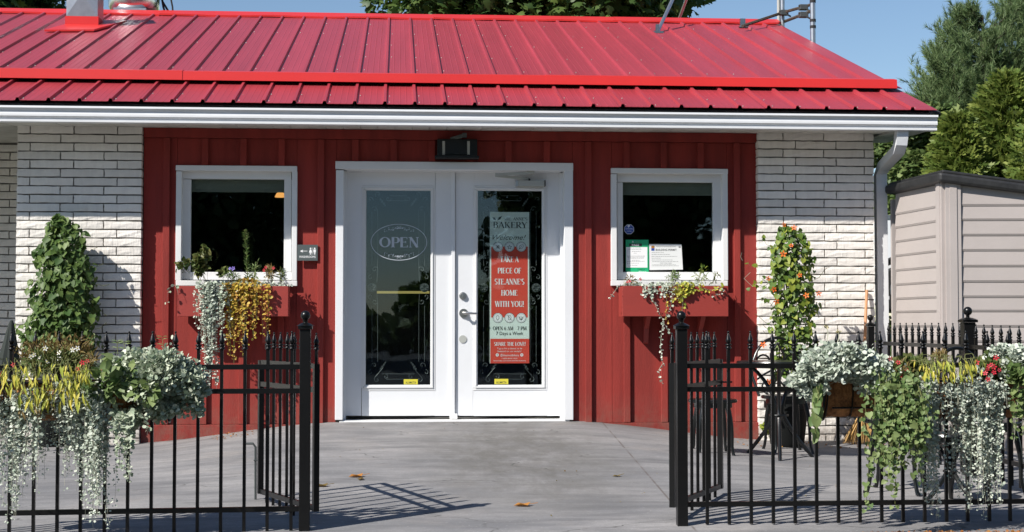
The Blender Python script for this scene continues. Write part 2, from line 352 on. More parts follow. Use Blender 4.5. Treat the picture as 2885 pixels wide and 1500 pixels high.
# ------------------------------------------------------------------ leaves
def tmpl(kind):
    if kind == 'round': v = [(0, 0, 0), (.3, .42, .08), (.75, .42, .08), (1, 0, 0), (.75, -.42, .08), (.3, -.42, .08)]; f = [(0, 3, 2, 1), (0, 5, 4, 3)]
    elif kind == 'heart': v = [(.08, 0, 0), (-.1, .3, .06), (.15, .5, .1), (.55, .38, .06), (1, 0, -.08), (.55, -.38, .06), (.15, -.5, .1), (-.1, -.3, .06)]; f = [(0, 4, 3, 2, 1), (0, 7, 6, 5, 4)]
    elif kind == 'lance': v = [(0, 0, 0), (.3, .10, .06), (.65, .09, .0), (1, 0, -.16), (.65, -.09, 0), (.3, -.10, .06), (.32, 0, .0), (.65, 0, -.05)]; f = [(0, 6, 1), (6, 7, 2, 1), (7, 3, 2), (0, 5, 6), (6, 5, 4, 7), (7, 4, 3)]
    elif kind == 'maple':
        pr = [(0, 0), (.05, .35), (.28, .55), (.38, .3), (.75, .42), (.65, .18), (1, 0)]; v = [(.3, 0, .05)]
        ring = pr + [(x, -y) for x, y in pr[-2:0:-1]]; v += [(x, y, -abs(y)*.15) for x, y in ring]; n = len(ring); f = [(0, 1+(i+1) % n, 1+i) for i in range(n)]
    elif kind == 'needle': v = [(0, .04, 0), (0, -.04, 0), (1, 0, 0)]; f = [(0, 1, 2)]
    elif kind == 'spray': v = [(0, 0, 0), (.25, .16, 0), (.3, .05, 0), (.55, .3, 0), (.5, .06, 0), (.8, .16, 0), (.75, .03, 0), (1, 0, 0), (.8, -.16, 0), (.5, -.06, 0), (.55, -.3, 0), (.3, -.05, 0), (.25, -.16, 0)]; f = [(0, 1, 2), (2, 3, 4), (4, 5, 6), (0, 2, 11), (2, 4, 9, 11), (4, 6, 7, 9), (7, 8, 9), (9, 10, 11), (11, 12, 0)]
    elif kind == 'petal5':
        v = [(0, 0, 0)]; f = []
        for k in range(5):
            a = k*2*math.pi/5; b = len(v)
            v += [(.55*math.cos(a-.45), .55*math.sin(a-.45), .12), (1*math.cos(a-.2), 1*math.sin(a-.2), .18), (1*math.cos(a+.2), 1*math.sin(a+.2), .18), (.55*math.cos(a+.45), .55*math.sin(a+.45), .12)]
            f.append((0, b, b+1, b+2, b+3))
    return np.array(v, float), f
def cloud_mesh(name, kind, P, D, N, S, mats, extra=None):
    """P place, D leaf axis, N leaf normal, S size"""
    tv, tf = tmpl(kind); P = np.asarray(P, float); D = np.asarray(D, float); N = np.asarray(N, float); S = np.broadcast_to(np.asarray(S, float), (len(P),))
    D = D/np.maximum(np.linalg.norm(D, axis=1, keepdims=True), 1e-6); B = np.cross(N, D); B = B/np.maximum(np.linalg.norm(B, axis=1, keepdims=True), 1e-6); N2 = np.cross(D, B)
    V = P[:, None, :] + S[:, None, None]*(tv[None, :, 0:1]*D[:, None] + tv[None, :, 1:2]*B[:, None] + tv[None, :, 2:3]*N2[:, None])
    n = len(tv); k = len(P); me = bpy.data.meshes.new(name)
    lv = np.concatenate([np.array(q) for q in tf]); tot = np.array([len(q) for q in tf]); nl = len(lv)
    loops = (lv[None]+np.arange(k)[:, None]*n).ravel(); tots = np.tile(tot, k); starts = np.concatenate([[0], np.cumsum(tots)[:-1]])
    me.vertices.add(k*n); me.vertices.foreach_set('co', V.ravel()); me.loops.add(len(loops)); me.loops.foreach_set('vertex_index', loops.astype(np.int32))
    me.polygons.add(len(tots)); me.polygons.foreach_set('loop_start', starts.astype(np.int32)); me.polygons.foreach_set('loop_total', tots.astype(np.int32))
    me.update(calc_edges=True)
    for q in (mats if isinstance(mats, (list, tuple)) else [mats]): me.materials.append(M[q])
    return me
def cloud(name, kind, P, D, N, S, m, parent=None, origin=None, stuff=True):
    P = np.asarray(P, float)
    if origin is None: origin = WO[parent.name] if parent is not None else Vector(P.mean(0))
    me = cloud_mesh(name, kind, P-np.array(origin), D, N, S, m); o = link(name, me, origin, parent)
    if stuff: o['kind'] = 'stuff'
    return o
_lm = {}
def leaf_objs(name, kind, P, D, N, S, m, parent):
    key = (kind, m)
    if key not in _lm: _lm[key] = cloud_mesh(name, kind, [(0, 0, 0)], [(1, 0, 0)], [(0, 0, 1)], 1, m)
    for p, d, n, s in zip(P, D, N, S):
        d = Vector(d).normalized(); b = Vector(n).cross(d)
        if b.length < 1e-4: b = d.orthogonal()
        b.normalize(); n2 = d.cross(b)
        o = link(name, _lm[key], p, parent); mt = Matrix((d, b, n2)).transposed()
        o.rotation_euler = mt.to_euler(); o.scale = (s, s, s)
def rv(k, s=1): return rng.normal(0, s, (k, 3))

# ------------------------------------------------------------------ lettering
TH, TN = .17, .06
def _seg(x0, y0, x1, y1, w):
    dx, dy = x1-x0, y1-y0; L = math.hypot(dx, dy) or 1; nx, ny = -dy/L*w/2, dx/L*w/2
    if abs(dy) > abs(dx)*1.2 and False: pass
    return [[(x0+nx, y0+ny), (x1+nx, y1+ny), (x1-nx, y1-ny), (x0-nx, y0-ny)]]
def _arc(cx, cy, rx, ry, a0, a1, W_=None, n=10):
    W_ = TH if W_ is None else W_; out = []
    for i in range(n):
        q = []
        for t in (i/n, (i+1)/n):
            a = R_(a0+(a1-a0)*t); w = TN+(W_-TN)*abs(math.cos(a))**1.3
            q.append(((cx+(rx+w/2)*math.cos(a), cy+(ry+w/2)*math.sin(a)), (cx+(rx-w/2)*math.cos(a), cy+(ry-w/2)*math.sin(a))))
        out.append([q[0][0], q[1][0], q[1][1], q[0][1]])
    return out
def _glyph(c):
    T, t = TH, TN; s = lambda x, y, h=.15: _seg(x-h, y, x+h, y, .05)
    V = lambda x, w=T: _seg(x, 0, x, 1, w)
    if c == 'A': return _seg(.08, 0, .38, 1, t)+_seg(.38, 1, .70, 0, T)+_seg(.17, .33, .6, .33, t)+s(.07, .02, .1)+s(.7, .02, .13), .80
    if c == 'B': return V(.15)+_seg(.1, .975, .38, .975, .05)+_seg(.1, .025, .4, .025, .05)+_seg(.15, .53, .4, .53, .05)+_arc(.36, .755, .17, .22, -90, 90)+_arc(.38, .275, .20, .25, -90, 90), .68
    if c == 'C': return _arc(.42, .5, .32, .47, 50, 310), .76
    if c == 'D': return V(.15)+_seg(.1, .975, .3, .975, .05)+_seg(.1, .025, .3, .025, .05)+_arc(.3, .5, .34, .475, -90, 90), .76
    if c == 'E': return V(.15)+_seg(.05, .975, .55, .975, .05)+_seg(.05, .025, .58, .025, .05)+_seg(.15, .52, .45, .52, .05)+_seg(.54, 1, .54, .8, .05)+_seg(.57, 0, .57, .2, .05)+_seg(.45, .42, .45, .62, .04), .66
    if c == 'F': return V(.15)+_seg(.05, .975, .55, .975, .05)+s(.15, .025)+_seg(.15, .52, .45, .52, .05)+_seg(.54, 1, .54, .8, .05)+_seg(.45, .42, .45, .62, .04), .6
    if c == 'H': return V(.15)+V(.62)+_seg(.15, .52, .62, .52, .05)+s(.15, .025)+s(.62, .025)+s(.15, .975)+s(.62, .975), .8
    if c == 'I': return V(.17)+s(.17, .025)+s(.17, .975), .36
    if c == 'K': return V(.15)+s(.15, .025)+s(.15, .975)+_seg(.18, .4, .58, .97, t)+_seg(.3, .58, .66, 0, T)+s(.58, .975, .12)+s(.68, .025, .12), .8
    if c == 'L': return V(.15)+s(.15, .975)+_seg(.05, .025, .55, .025, .05)+_seg(.54, 0, .54, .22, .05), .62
    if c == 'M': return _seg(.12, 0, .15, 1, t)+_seg(.15, 1, .46, .05, T)+_seg(.46, .05, .78, 1, t)+V(.80)+s(.12, .025, .11)+s(.80, .025)+s(.13, .975, .1)+s(.82, .975, .1), .96
    if c == 'N': return _seg(.13, 0, .13, 1, t)+_seg(.13, 1, .64, 0, T)+_seg(.64, 0, .64, 1, t)+s(.13, .025, .11)+s(.09, .975, .1)+s(.64, .975, .11), .8
    if c == 'O': return _arc(.42, .5, .33, .47, 0, 360, n=20), .86
    if c == 'P': return V(.15)+s(.15, .025)+_seg(.05, .975, .38, .975, .05)+_seg(.15, .45, .4, .45, .05)+_arc(.38, .71, .19, .26, -90, 90), .64
    if c == 'R': return V(.15)+s(.15, .025)+_seg(.05, .975, .38, .975, .05)+_seg(.15, .48, .4, .48, .05)+_arc(.37, .73, .18, .245, -90, 90)+_seg(.34, .48, .64, 0, T)+s(.68, .025, .1), .74
    if c == 'S': return _arc(.31, .74, .19, .235, 40, 270, T*.9)+_arc(.31, .255, .2, .23, -140, 90, T*.9), .6
    if c == 'T': return V(.34)+s(.34, .025)+_seg(.02, .97, .66, .97, .06)+_seg(.03, 1, .03, .8, .05)+_seg(.65, 1, .65, .8, .05), .68
    if c == 'U': return _seg(.15, .3, .15, 1, T)+_seg(.6, .3, .6, 1, t)+_arc(.375, .3, .225, .27, 180, 360, T)+s(.15, .975)+s(.6, .975, .12), .76
    if c == 'V': return _seg(.08, 1, .38, 0, T)+_seg(.38, 0, .66, 1, t)+s(.08, .975, .13)+s(.66, .975, .1), .74
    if c == 'W': return _seg(.08, 1, .32, 0, T)+_seg(.32, 0, .52, .95, t)+_seg(.5, 1, .76, 0, T)+_seg(.76, 0, .98, 1, t)+s(.08, .975, .13)+s(.5, .975, .1)+s(.98, .975, .1), 1.06
    if c == 'Y': return _seg(.08, 1, .36, .45, T)+_seg(.36, .45, .64, 1, t)+_seg(.36, 0, .36, .47, T)+s(.36, .025)+s(.08, .975, .13)+s(.64, .975, .1), .72
    if c == '!': return _seg(.12, .3, .12, 1, T*.9)+_seg(.12, 0, .12, .14, T), .26
    if c == '.': return _seg(.1, 0, .1, .14, T*.8), .22
    if c == "'": return _seg(.1, .7, .1, 1, t*1.6), .2
    if c == '6': return _arc(.3, .3, .2, .27, 0, 360, T*.9, 14)+_arc(.5, .3, .4, .68, 110, 180, T*.9), .6
    if c == '7': return _seg(.06, .96, .5, .96, .08)+_seg(.5, .96, .2, 0, T*.8), .56
    return [], .34
def serif(mb, s, px, py, h, Y, width=None, m=0, weight=1.0):
    """serif capitals centred on picture point (px,py), cap height h px, at plane Y"""
    global TH, TN
    o1, o2 = TH, TN; TH *= weight; TN *= (1+(weight-1)*.6); polys = []; x = 0
    for c in s:
        g, w = _glyph(c); polys += [[(a+x, b) for a, b in q] for q in g]; x += w
    TH, TN = o1, o2; x -= .06; sy = h/337.; c = W(px, py, Y); sx = (width/337./x) if width else sy; dep = Y
    for i, q in enumerate(polys):
        mb.add([(c.x+(a-x/2)*sx, dep-.00002*(i % 9), c.z+(b-.5)*sy) for a, b in q], [(3, 2, 1, 0)], m)
def txt(mb, s, px, py, h, Y, width=None, m=0, shear=0, off=0):
    cu = bpy.data.curves.new('t', 'FONT'); cu.body = s; cu.size = 1; cu.align_x = 'LEFT'; cu.shear = shear; cu.offset = off; cu.resolution_u = 2
    ob = bpy.data.objects.new('t', cu); COL.objects.link(ob); dg = bpy.context.evaluated_depsgraph_get(); dg.update()
    me = bpy.data.meshes.new_from_object(ob.evaluated_get(dg)); n = len(me.vertices)
    if n:
        a = np.zeros(n*3); me.vertices.foreach_get('co', a); a = a.reshape(-1, 3); x0, x1 = a[:, 0].min(), a[:, 0].max()
        sy = h/337./.72; sx = width/337./(x1-x0) if width else sy; c = W(px, py, Y)
        mb.add([(c.x+(p[0]-(x0+x1)/2)*sx, Y, c.z+(p[1]-.35)*sy) for p in a], [tuple(p.vertices)[::1] for p in me.polygons], m)
    bpy.data.objects.remove(ob); bpy.data.meshes.remove(me); bpy.data.curves.remove(cu)
def disc(mb, px, py, r, Y, m=0, n=20, ry=None, rin=0):
    c = W(px, py, Y); rx = r/337.; ry_ = (ry or r)/337.
    if rin <= 0: mb.add([(c.x+rx*math.cos(2*math.pi*i/n), Y, c.z+ry_*math.sin(2*math.pi*i/n)) for i in range(n)], [tuple(range(n))], m)
    else:
        vs = []
        for i in range(n):
            a = 2*math.pi*i/n; vs += [(c.x+rx*math.cos(a), Y, c.z+ry_*math.sin(a)), (c.x+(rx-rin/337.)*math.cos(a), Y, c.z+(ry_-rin/337.)*math.sin(a))]
        mb.add(vs, [(2*i, 2*i+1, (2*i+3) % (2*n), (2*i+2) % (2*n)) for i in range(n)], m)
def rect(mb, x0, x1, y0, y1, Y, m=0):
    a = W(x0, y0, Y); b = W(x1, y1, Y); mb.add([(a.x, Y, b.z), (b.x, Y, b.z), (b.x, Y, a.z), (a.x, Y, a.z)], [(0, 1, 2, 3)], m)
# ================================================================== SETTING
def grid(name, xs, ys, zf, m, kind='structure'):
    vs = [(x, y, zf(x, y)) for y in ys for x in xs]; n = len(xs)
    fs = [(j*n+i, j*n+i+1, (j+1)*n+i+1, (j+1)*n+i) for j in range(len(ys)-1) for i in range(n-1)]
    me = bpy.data.meshes.new(name); me.from_pydata(vs, [], fs); me.materials.append(M[m]); me.polygons.foreach_set('use_smooth', [True]*len(fs))
    o = bpy.data.objects.new(name, me); COL.objects.link(o); o['kind'] = kind; return o
YF = -5.28
grid('patio', [-6.5+.13*i for i in range(90)], [YF+.1*i for i in range(61)], gz, 'patio')
pk = MB().box(-60, 60, -70, YF-.12, -.55, -.36).build('parking_lot', 'asphalt'); tag(pk, kind='structure')
kb = MB().box(-6.6, 6.2, YF-.12, YF, -.5, gz(0, -5)-.006).build('kerb', 'kerb', bevel=.012); tag(kb, kind='structure')
def lawnz(x, y):
    return -.40 + 1.05*sstep((y-1.5)/14) + .25*math.sin(x*.3+y*.21)*sstep((y-2)/10)
xs = [-400, -200, -100, -50] + [-30+2*i for i in range(31)] + [50, 100, 200, 400]
ys = [-400, -200, -100, -71] + [-68+8*i for i in range(8)] + [-2, 0, .8] + [1.5+1.0*i for i in range(34)] + [50, 80, 150, 400]
grid('lawn', xs, ys, lambda x, y: (-.62 if y < .9 else lawnz(x, y)), 'lawn')

# ================================================================== BUILDING
BL = empty('bakery_building', (0, 0, -.2), 'low bakery with red metal roof, red boards and white brick piers', 'building')
zs = W(1200, 368, 0).z            # soffit height at the wall
xWL = W(402, 800, 0).x; xWR = W(2134, 800, 0).x
# --- board wall: openings for windows and door
def zpx(py): return W(1277, py, 0).z
def xpx(px): return W(px, 800, 0).x
LWx = (xpx(497), xpx(835)); RWx = (xpx(1724), xpx(2049)); DRx = (xpx(947), xpx(1613))
LWz = (W(666, 802, 0).z, W(666, 469, 0).z); RWz = (W(1886, 802, 0).z, W(1886, 477, 0).z); DRz = (-.3, W(1280, 459, 0).z)
wallp = empty_part = None
wb = MB(); wb.box(xWL+.002, DRx[0]-.2, .030, .12, -.5, zs); 
# backing split round the openings so that windows really open into the rooms
wb = MB()
def backing(mb, x0, x1, op):
    xs_ = [x0]; 
    for a, b, z0, z1 in op:
        mb.box(xs_[-1], a, .026, .10, -.5, zs); mb.box(a, b, .026, .10, z1, zs)
        if z0 > -.4: mb.box(a, b, .026, .10, -.5, z0)
        xs_.append(b)
    mb.box(xs_[-1], x1, .026, .10, -.5, zs)
backing(wb, xWL, xWR, [(*LWx, *LWz), (*DRx, *DRz), (*RWx, *RWz)])
BW = wb.build('board_wall', 'red', BL, origin=(0, 0, -.2))
batL = [468, 576, 684, 792, 903]; batR = [1657, 1765, 1870, 1974, 2076]; batM = [1000, 1108, 1216, 1324, 1432, 1540]
allb = [xWL] + [xpx(p) for p in batL+batM+batR] + [xWR]
zb = W(600, 1196, 0).z
ztop = W(1200, 396, 0).z
def openings(x0, x1):
    z = [(zb, ztop)]
    for a, b, c, d in ((*LWx, *LWz), (*DRx, *DRz), (*RWx, *RWz)):
        if x1 > a+.001 and x0 < b-.001:
            n = []
            for s0, s1 in z:
                if c > s0+.01: n.append((s0, min(c, s1)))
                if d < s1-.01: n.append((max(d, s0), s1))
            z = n
    return z
cuts = sorted(set(allb + [LWx[0], LWx[1], RWx[0], RWx[1], DRx[0], DRx[1]]))
for i in range(len(cuts)-1):
    x0, x1 = cuts[i]+.0015, cuts[i+1]-.0015
    if x1-x0 < .01: continue
    for s0, s1 in openings(x0, x1):
        if s1-s0 < .03: continue
        yo = random.uniform(0, .0025)
        MB().box(x0, x1, yo, .025, s0+.001, s1-.001).build('board', 'red', BW)
for x in [xpx(p) for p in batL+batM+batR]:
    for s0, s1 in openings(x-.028, x+.028):
        if s1-s0 > .03: MB().box(x-.027, x+.027, -.030, -.0005, s0+.002, s1-.002).build('batten', 'red', BW, bevel=.003)
for x in (xWL+.035, xWR-.035):
    pass
for a, b in ((xWL, DRx[0]-.004), (DRx[1]+.004, xWR)):
    MB().box(a+.001, b-.001, -.032, .025, -.42, zb-.002).build('base_board', 'red', BW, bevel=.003)
MB().box(xWL+.001, xWR-.001, -.028, .025, ztop+.002, zs-.002).build('frieze_board', 'red', BW)

# --- brick piers
def brick_mesh(w, h, seed):
    r = random.Random(seed); d = .085; nx = max(3, int(w/.05)); nz_ = 3; vs = []; fs = []
    for k in range(nz_+1):
        for i in range(nx+1):
            x = w*i/nx; z = h*k/nz_; edge = i in (0, nx) or k in (0, nz_)
            dy = r.uniform(.002, .005) if not edge else r.uniform(.0045, .0075)
            jx = r.uniform(-.0025, .0025); jz = r.uniform(-.0022, .0022)
            vs.append((x+jx, dy, z+jz))
    n = nx+1
    for k in range(nz_):
        for i in range(nx): fs.append((k*n+i, k*n+i+1, (k+1)*n+i+1, (k+1)*n+i))
    ring = [i for i in range(n)] + [k*n+nx for k in range(1, nz_+1)] + [nz_*n+i for i in range(nx-1, -1, -1)] + [k*n for k in range(nz_-1, 0, -1)]
    b0 = len(vs); vs += [(vs[i][0], d, vs[i][2]) for i in ring]; m_ = len(ring)
    for j in range(m_): fs.append((ring[j], b0+j, b0+(j+1) % m_, ring[(j+1) % m_]))
    me = bpy.data.meshes.new('brick'); me.from_pydata(vs, [], fs); me.materials.append(M['brick']); me.update(); return me
_bm = {}
def put_brick(x0, x1, z0, h, Y, parent):
    w = round(x1-x0, 2); key = (w, random.randrange(7))
    if key not in _bm: _bm[key] = brick_mesh(w, h, hash(key) % 9999)
    o = link('brick', _bm[key], (x0, Y+random.uniform(-.003, .003), z0), parent); o.scale = ((x1-x0)/w, 1, 1)
CH = 24.15/339.5; BHT = CH-.0108
def pier(x0, x1, Y, ztop_, rows, offs, parent_name, lab, back):
    mb = MB().box(x0+.008, x1-.008, Y+.024, back, -.5, ztop_)
    p = mb.build(parent_name, 'mortar', BL, origin=((x0+x1)/2, Y, -.5)); tag(p, lab)
    z = ztop_-CH-.004
    for r in range(rows):
        ph = offs[r % 2]; x = x0 - (.352-ph if ph > 0 else 0)
        while x < x1-.02:
            a = max(x, x0); b = min(x+.352, x1)
            if b-a > .03: put_brick(a+.0052, b-.0052, z, BHT, Y, p)
            x += .352
        z -= CH
    return p
YB = -.085
xl0, xl1 = W(43, 700, YB).x, W(398, 700, YB).x
xr0, xr1 = W(2136, 700, YB).x, W(2466, 700, YB).x
PL = pier(xl0, xl1, YB, zs+.012, 37, (.107, 0), 'brick_pier', None, .6)
PR = pier(xr0, xr1, YB, zs+.012, 37, (.222, .330), 'brick_pier', None, .6)
PX = pier(xl0-1.0, xl0+.2, 1.18, zs, 35, (.1, .28), 'recessed_brick_wall', 'recessed white brick wall behind the left pier', 1.4)
# body of the building behind
bb = MB()
bb.box(xl0-3.5, xl0-1.0, .9, 1.2, -.5, zs-.2)
bb.box(xl0+.004, xl0+.1, .601, 1.3, -.5, zs)            # return wall of the left pier
bb.box(xr1-.12, xr1-.01, .601, 8.6, -.5, zs+.0)          # gable wall
bb.box(xl0-3.5, xr1-.13, 8.5, 8.6, -.5, zs)
bb.build('rear_walls', 'brick', BL, origin=(0, 5, -.5))

# --- roof
YE = -.53; YR = 4.75
zE = W(1442, 297, YE).z; zR = W(1442, 62, YR).z; SL = (zR-zE)/(YR-YE)
xGR = W(2628, 300, YE).x; xGR2 = W(2199, 70, YR).x; xGR = (xGR+xGR2)/2
print('gable x', W(2628, 300, YE).x, xGR2, 'slope', math.degrees(math.atan(SL)))
PIT_R = .2415; NB = 42; xGL = xGR-NB*PIT_R
RF = MB().box(xGL, xGR-.03, YE+.12, 9.9, -.01, 0).v and None
rm = MB()
def roofz(y): return zE + SL*(y-YE) if y <= YR else zR - SL*(y-YR)
for a, b in ((YE+.05, YR-.02), (YR+.02, 9.6)):
    za, zb_ = roofz(a)-.035, roofz(b)-.035
    rm.add([(xGL, a, za-.03), (xGR-.02, a, za-.03), (xGR-.02, b, zb_-.03), (xGL, b, zb_-.03), (xGL, a, za), (xGR-.02, a, za), (xGR-.02, b, zb_), (xGL, b, zb_)],
           [(0, 3, 2, 1), (4, 5, 6, 7), (0, 1, 5, 4), (1, 2, 6, 5), (2, 3, 7, 6), (3, 0, 4, 7)])
RF = rm.build('roof', 'fascia', BL, origin=(0, YE, zE))
def panel_mesh(y0, y1, segs):
    prof = [(0, 0), (.016, .001), (.024, .023), (.044, .023), (.052, .001), (.095, .0), (.101, .0018), (.107, .0), (.150, .0), (.156, .0018), (.162, .0), (.200, .0), (.206, .0018), (.212, .0), (PIT_R, 0)]
    vs = []; fs = []; n = len(prof)
    for k in range(segs+1):
        y = y0+(y1-y0)*k/segs
        for x, z in prof: vs.append((x, y-y0, SL*(y-y0)+z*1.0))
    for k in range(segs):
        for i in range(n-1): fs.append((k*n+i, k*n+i+1, (k+1)*n+i+1, (k+1)*n+i))
    b = len(vs); vs += [(x, .0, z-.004) for x, z in prof]
    for i in range(n-1): fs.append((b+i, b+i+1, i+1, i))
    me = bpy.data.meshes.new('roof_panel'); me.from_pydata(vs, [], fs); me.materials.append(M['roof']); return me
YM = .34
pmL = panel_mesh(YE, YM+.1, 3); pmU = panel_mesh(YM+.0, YR-.0, 8)
sm = MB()
for i in range(NB):
    x = xGL+i*PIT_R; tl = random.uniform(-.0012, .0012)
    link('roof_panel', pmL, (x, YE, zE+tl), RF); link('roof_panel', pmU, (x, YM, roofz(YM)+.028), RF)
    for y, dz in ((YE+.06, 0), (YE+.34, 0), (YM+.62, .028), (YM+1.4, .028), (YM+2.2, .028), (YM+3.0, .028), (YM+3.75, .028)):
        sm.lathe([(.0055, 0), (.004, .005), (.001, .006)], (x+.072+random.uniform(-.006, .006), y+random.uniform(-.02, .02), roofz(y)+dz+.001), 5)
o = sm.build('screws', 'greybox', RF); o['kind'] = 'stuff'
# rear slope as plain sheet, verge trims, ridge cap and snow flashing
rs = MB(); rs.add([(xGL, YR, zR+.02), (xGR, YR, zR+.02), (xGR, 9.9, roofz(9.9)+.02), (xGL, 9.9, roofz(9.9)+.02)], [(0, 1, 2, 3)]); rs.build('rear_roof_sheet', 'roof', RF)
rc = [xGL, xGL+3.0, xGL+6.1, xGL+8.2, xGR+.0]
for i in range(4):
    mb = MB(); n = 10
    for k in range(n):
        xa = rc[i]+(rc[i+1]-rc[i])*k/n; xb_ = rc[i]+(rc[i+1]-rc[i])*(k+1)/n; w1 = .006*math.sin(k*1.7+i); w2 = .006*math.sin((k+1)*1.7+i)
        zt = zR+.072; e = .002*i
        P = [[(x, YR-.17, zR-.17*SL+.052+w+e), (x, YR-.168, zR-.17*SL+.032+w+e)] for x, w in ((xa, w1), (xb_, w2))]
        mb.add([P[0][1], P[1][1], P[1][0], P[0][0]], [(0, 1, 2, 3)])
        mb.add([P[0][0], P[1][0], (xb_, YR, zt+e), (xa, YR, zt+e)], [(0, 1, 2, 3)])
        mb.add([(xa, YR, zt+e), (xb_, YR, zt+e), (xb_, YR+.17, zt-.06+e), (xa, YR+.17, zt-.06+e)], [(0, 1, 2, 3)])
    mb.build('ridge_cap', 'flash', RF)
xs1 = W(508, 215, YM-.05).x; xs2 = W(1537, 222, YM-.05).x; xse = W(2525, 230, YM-.05).x
zm = roofz(YM-.06)
for a, b, e in ((xGL, xs1+.02, .004), (xs1, xs2+.01, 0), (xs2+.002, xse, .002)):
    mb = MB(); y0 = YM-.075-e; zt = zm+.110+e
    mb.prism_x([(y0, zm+.033), (y0-.002, zm+.035), (y0+.006, zt), (y0+.09, zt+.02), (y0+.30, zt+.035), (y0+.30, zt+.032), (y0+.092, zt+.016), (y0+.010, zt-.004), (y0+.003, zm+.033)], a, b)
    mb.build('snow_flashing', 'flash', RF)
mb = MB()
mb.bar((xGR-.01, YE+.02, roofz(YE+.02)-.03), (xGR-.01, YR, zR-.03), .02, .09, up=(1, 0, 0)); mb.build('verge_board', 'fascia', RF)

# --- gutter, fascia, soffit, downspout
YG = -.60; zG = W(1442, 312, YG).z; hG = .122
gx0, gx1 = xGL, W(2643, 330, YG).x
def gp(o): return [(YG-.0, zG), (YG-.002, zG-.016), (YG+.012, zG-.020), (YG+.022, zG-.040), (YG+.018, zG-.062), (YG+.018, zG-.078), (YG+.036, zG-.092), (YG+.036, zG-.104), (YG+.030, zG-.106), (YG+.030, zG-hG)]
fr = gp(0); poly = fr + [(YG+.125, zG-hG), (YG+.125, zG), (YG+.120, zG), (YG+.120, zG-hG+.004), (YG+.036, zG-hG+.004)] + [(y+.004, z) for y, z in fr[::-1][2:]] 
GT = MB().prism_x(poly, gx0, gx1-.002).build('gutter', 'gutter', BL)
MB().prism_x([(y-.001, z) for y, z in fr]+[(YG+.126, zG-hG-.001), (YG+.126, zG+.001)], gx1-.004, gx1+.001).build('end_cap', 'gutter', GT)
MB().box(gx0, xGR-.03, YG+.127, YG+.150, zG-hG+.01, zE-.012).build('fascia', 'fascia', BL)
x = xl0-.9; sfz = zs+.004; zfront = zG-hG+.004
SF = MB().box(xl0-3, xGR-.06, YG+.13, .62, sfz+.02, sfz+.03).build('soffit', 'soffit', BL)
while x < xGR-.10:
    b = min(x+.1425, xGR-.06); a = x; y1 = .030 if x < xr1 else .6
    if a < xl1: y1 = .030
    dz = random.uniform(-.0015, .0015)
    MB().add([(a+.002, YG+.128, zfront+dz), (b-.002, YG+.128, zfront+dz), (b-.002, y1, sfz+dz), (a+.002, y1, sfz+dz), (a+.002, YG+.128, zfront+.01), (b-.002, YG+.128, zfront+.01), (b-.002, y1, sfz+.012), (a+.002, y1, sfz+.012)],
             [(0, 3, 2, 1), (4, 5, 6, 7), (0, 1, 5, 4), (1, 2, 6, 5), (2, 3, 7, 6), (3, 0, 4, 7)]).build('soffit_board', 'soffit', SF)
    x += .1425
MB().box(xl0-3.0, xl0+.05, .64, 1.3, sfz, sfz+.02).build('recess_soffit', 'soffit', BL)
MB().box(xl0-3.0, xl0-1.0, .035, .64, sfz, sfz+.012).build('recess_soffit', 'soffit', BL)
MB().box(xl0-1.0, xl0-.002, .035, .638, sfz, sfz+.012).build('recess_soffit', 'soffit', BL)
ds = MB(); A = W(2541, 352, -.50); 
def dspt(a, b, w=.075, h=.055): ds.bar(a, b, w, h, up=(0, 1, 0))
B = W(2538, 415, -.50); Cc = W(2484, 476, .03); Dn = Vector((Cc.x-.005, .03, gz(3, 0)+.03))
path = [A, A+(B-A)*.5, B+Vector((0, .01, .03)), B+(Cc-B)*.12+Vector((0, 0, -.004)), B+(Cc-B)*.9, Cc+Vector((-.012, .0, -.05)), Dn+Vector((0, 0, .0))]
wv, hv = .047, .036
def rsec(p, d, w, h):
    d = d.normalized(); x_ = Vector((1, 0, 0)); x_ = (x_-d*x_.dot(d)).normalized(); y_ = d.cross(x_)
    out = []
    for t in [(-1, -1), (-.6, -.9), (-.5, -1), (-.1, -1), (0, -.88), (.1, -1), (.5, -1), (.6, -.9), (1, -1), (1, 1), (-1, 1)]: out.append(p+x_*t[0]*w+y_*t[1]*h)
    return out
secs = []
for i, p in enumerate(path):
    d = path[min(i+1, len(path)-1)]-path[max(i-1, 0)]; secs.append(rsec(p, d, wv, hv))
for i in range(len(secs)-1):
    n = 11; ds.add(secs[i]+secs[i+1], [(j, (j+1) % n, (j+1) % n+n, j+n) for j in range(n)])
DS = ds.build('downspout', 'gutter', BL)
MB().box(Dn.x-.05, Dn.x+.05, -.005, .065, 1.0, 1.03).build('strap', 'gutter', DS)

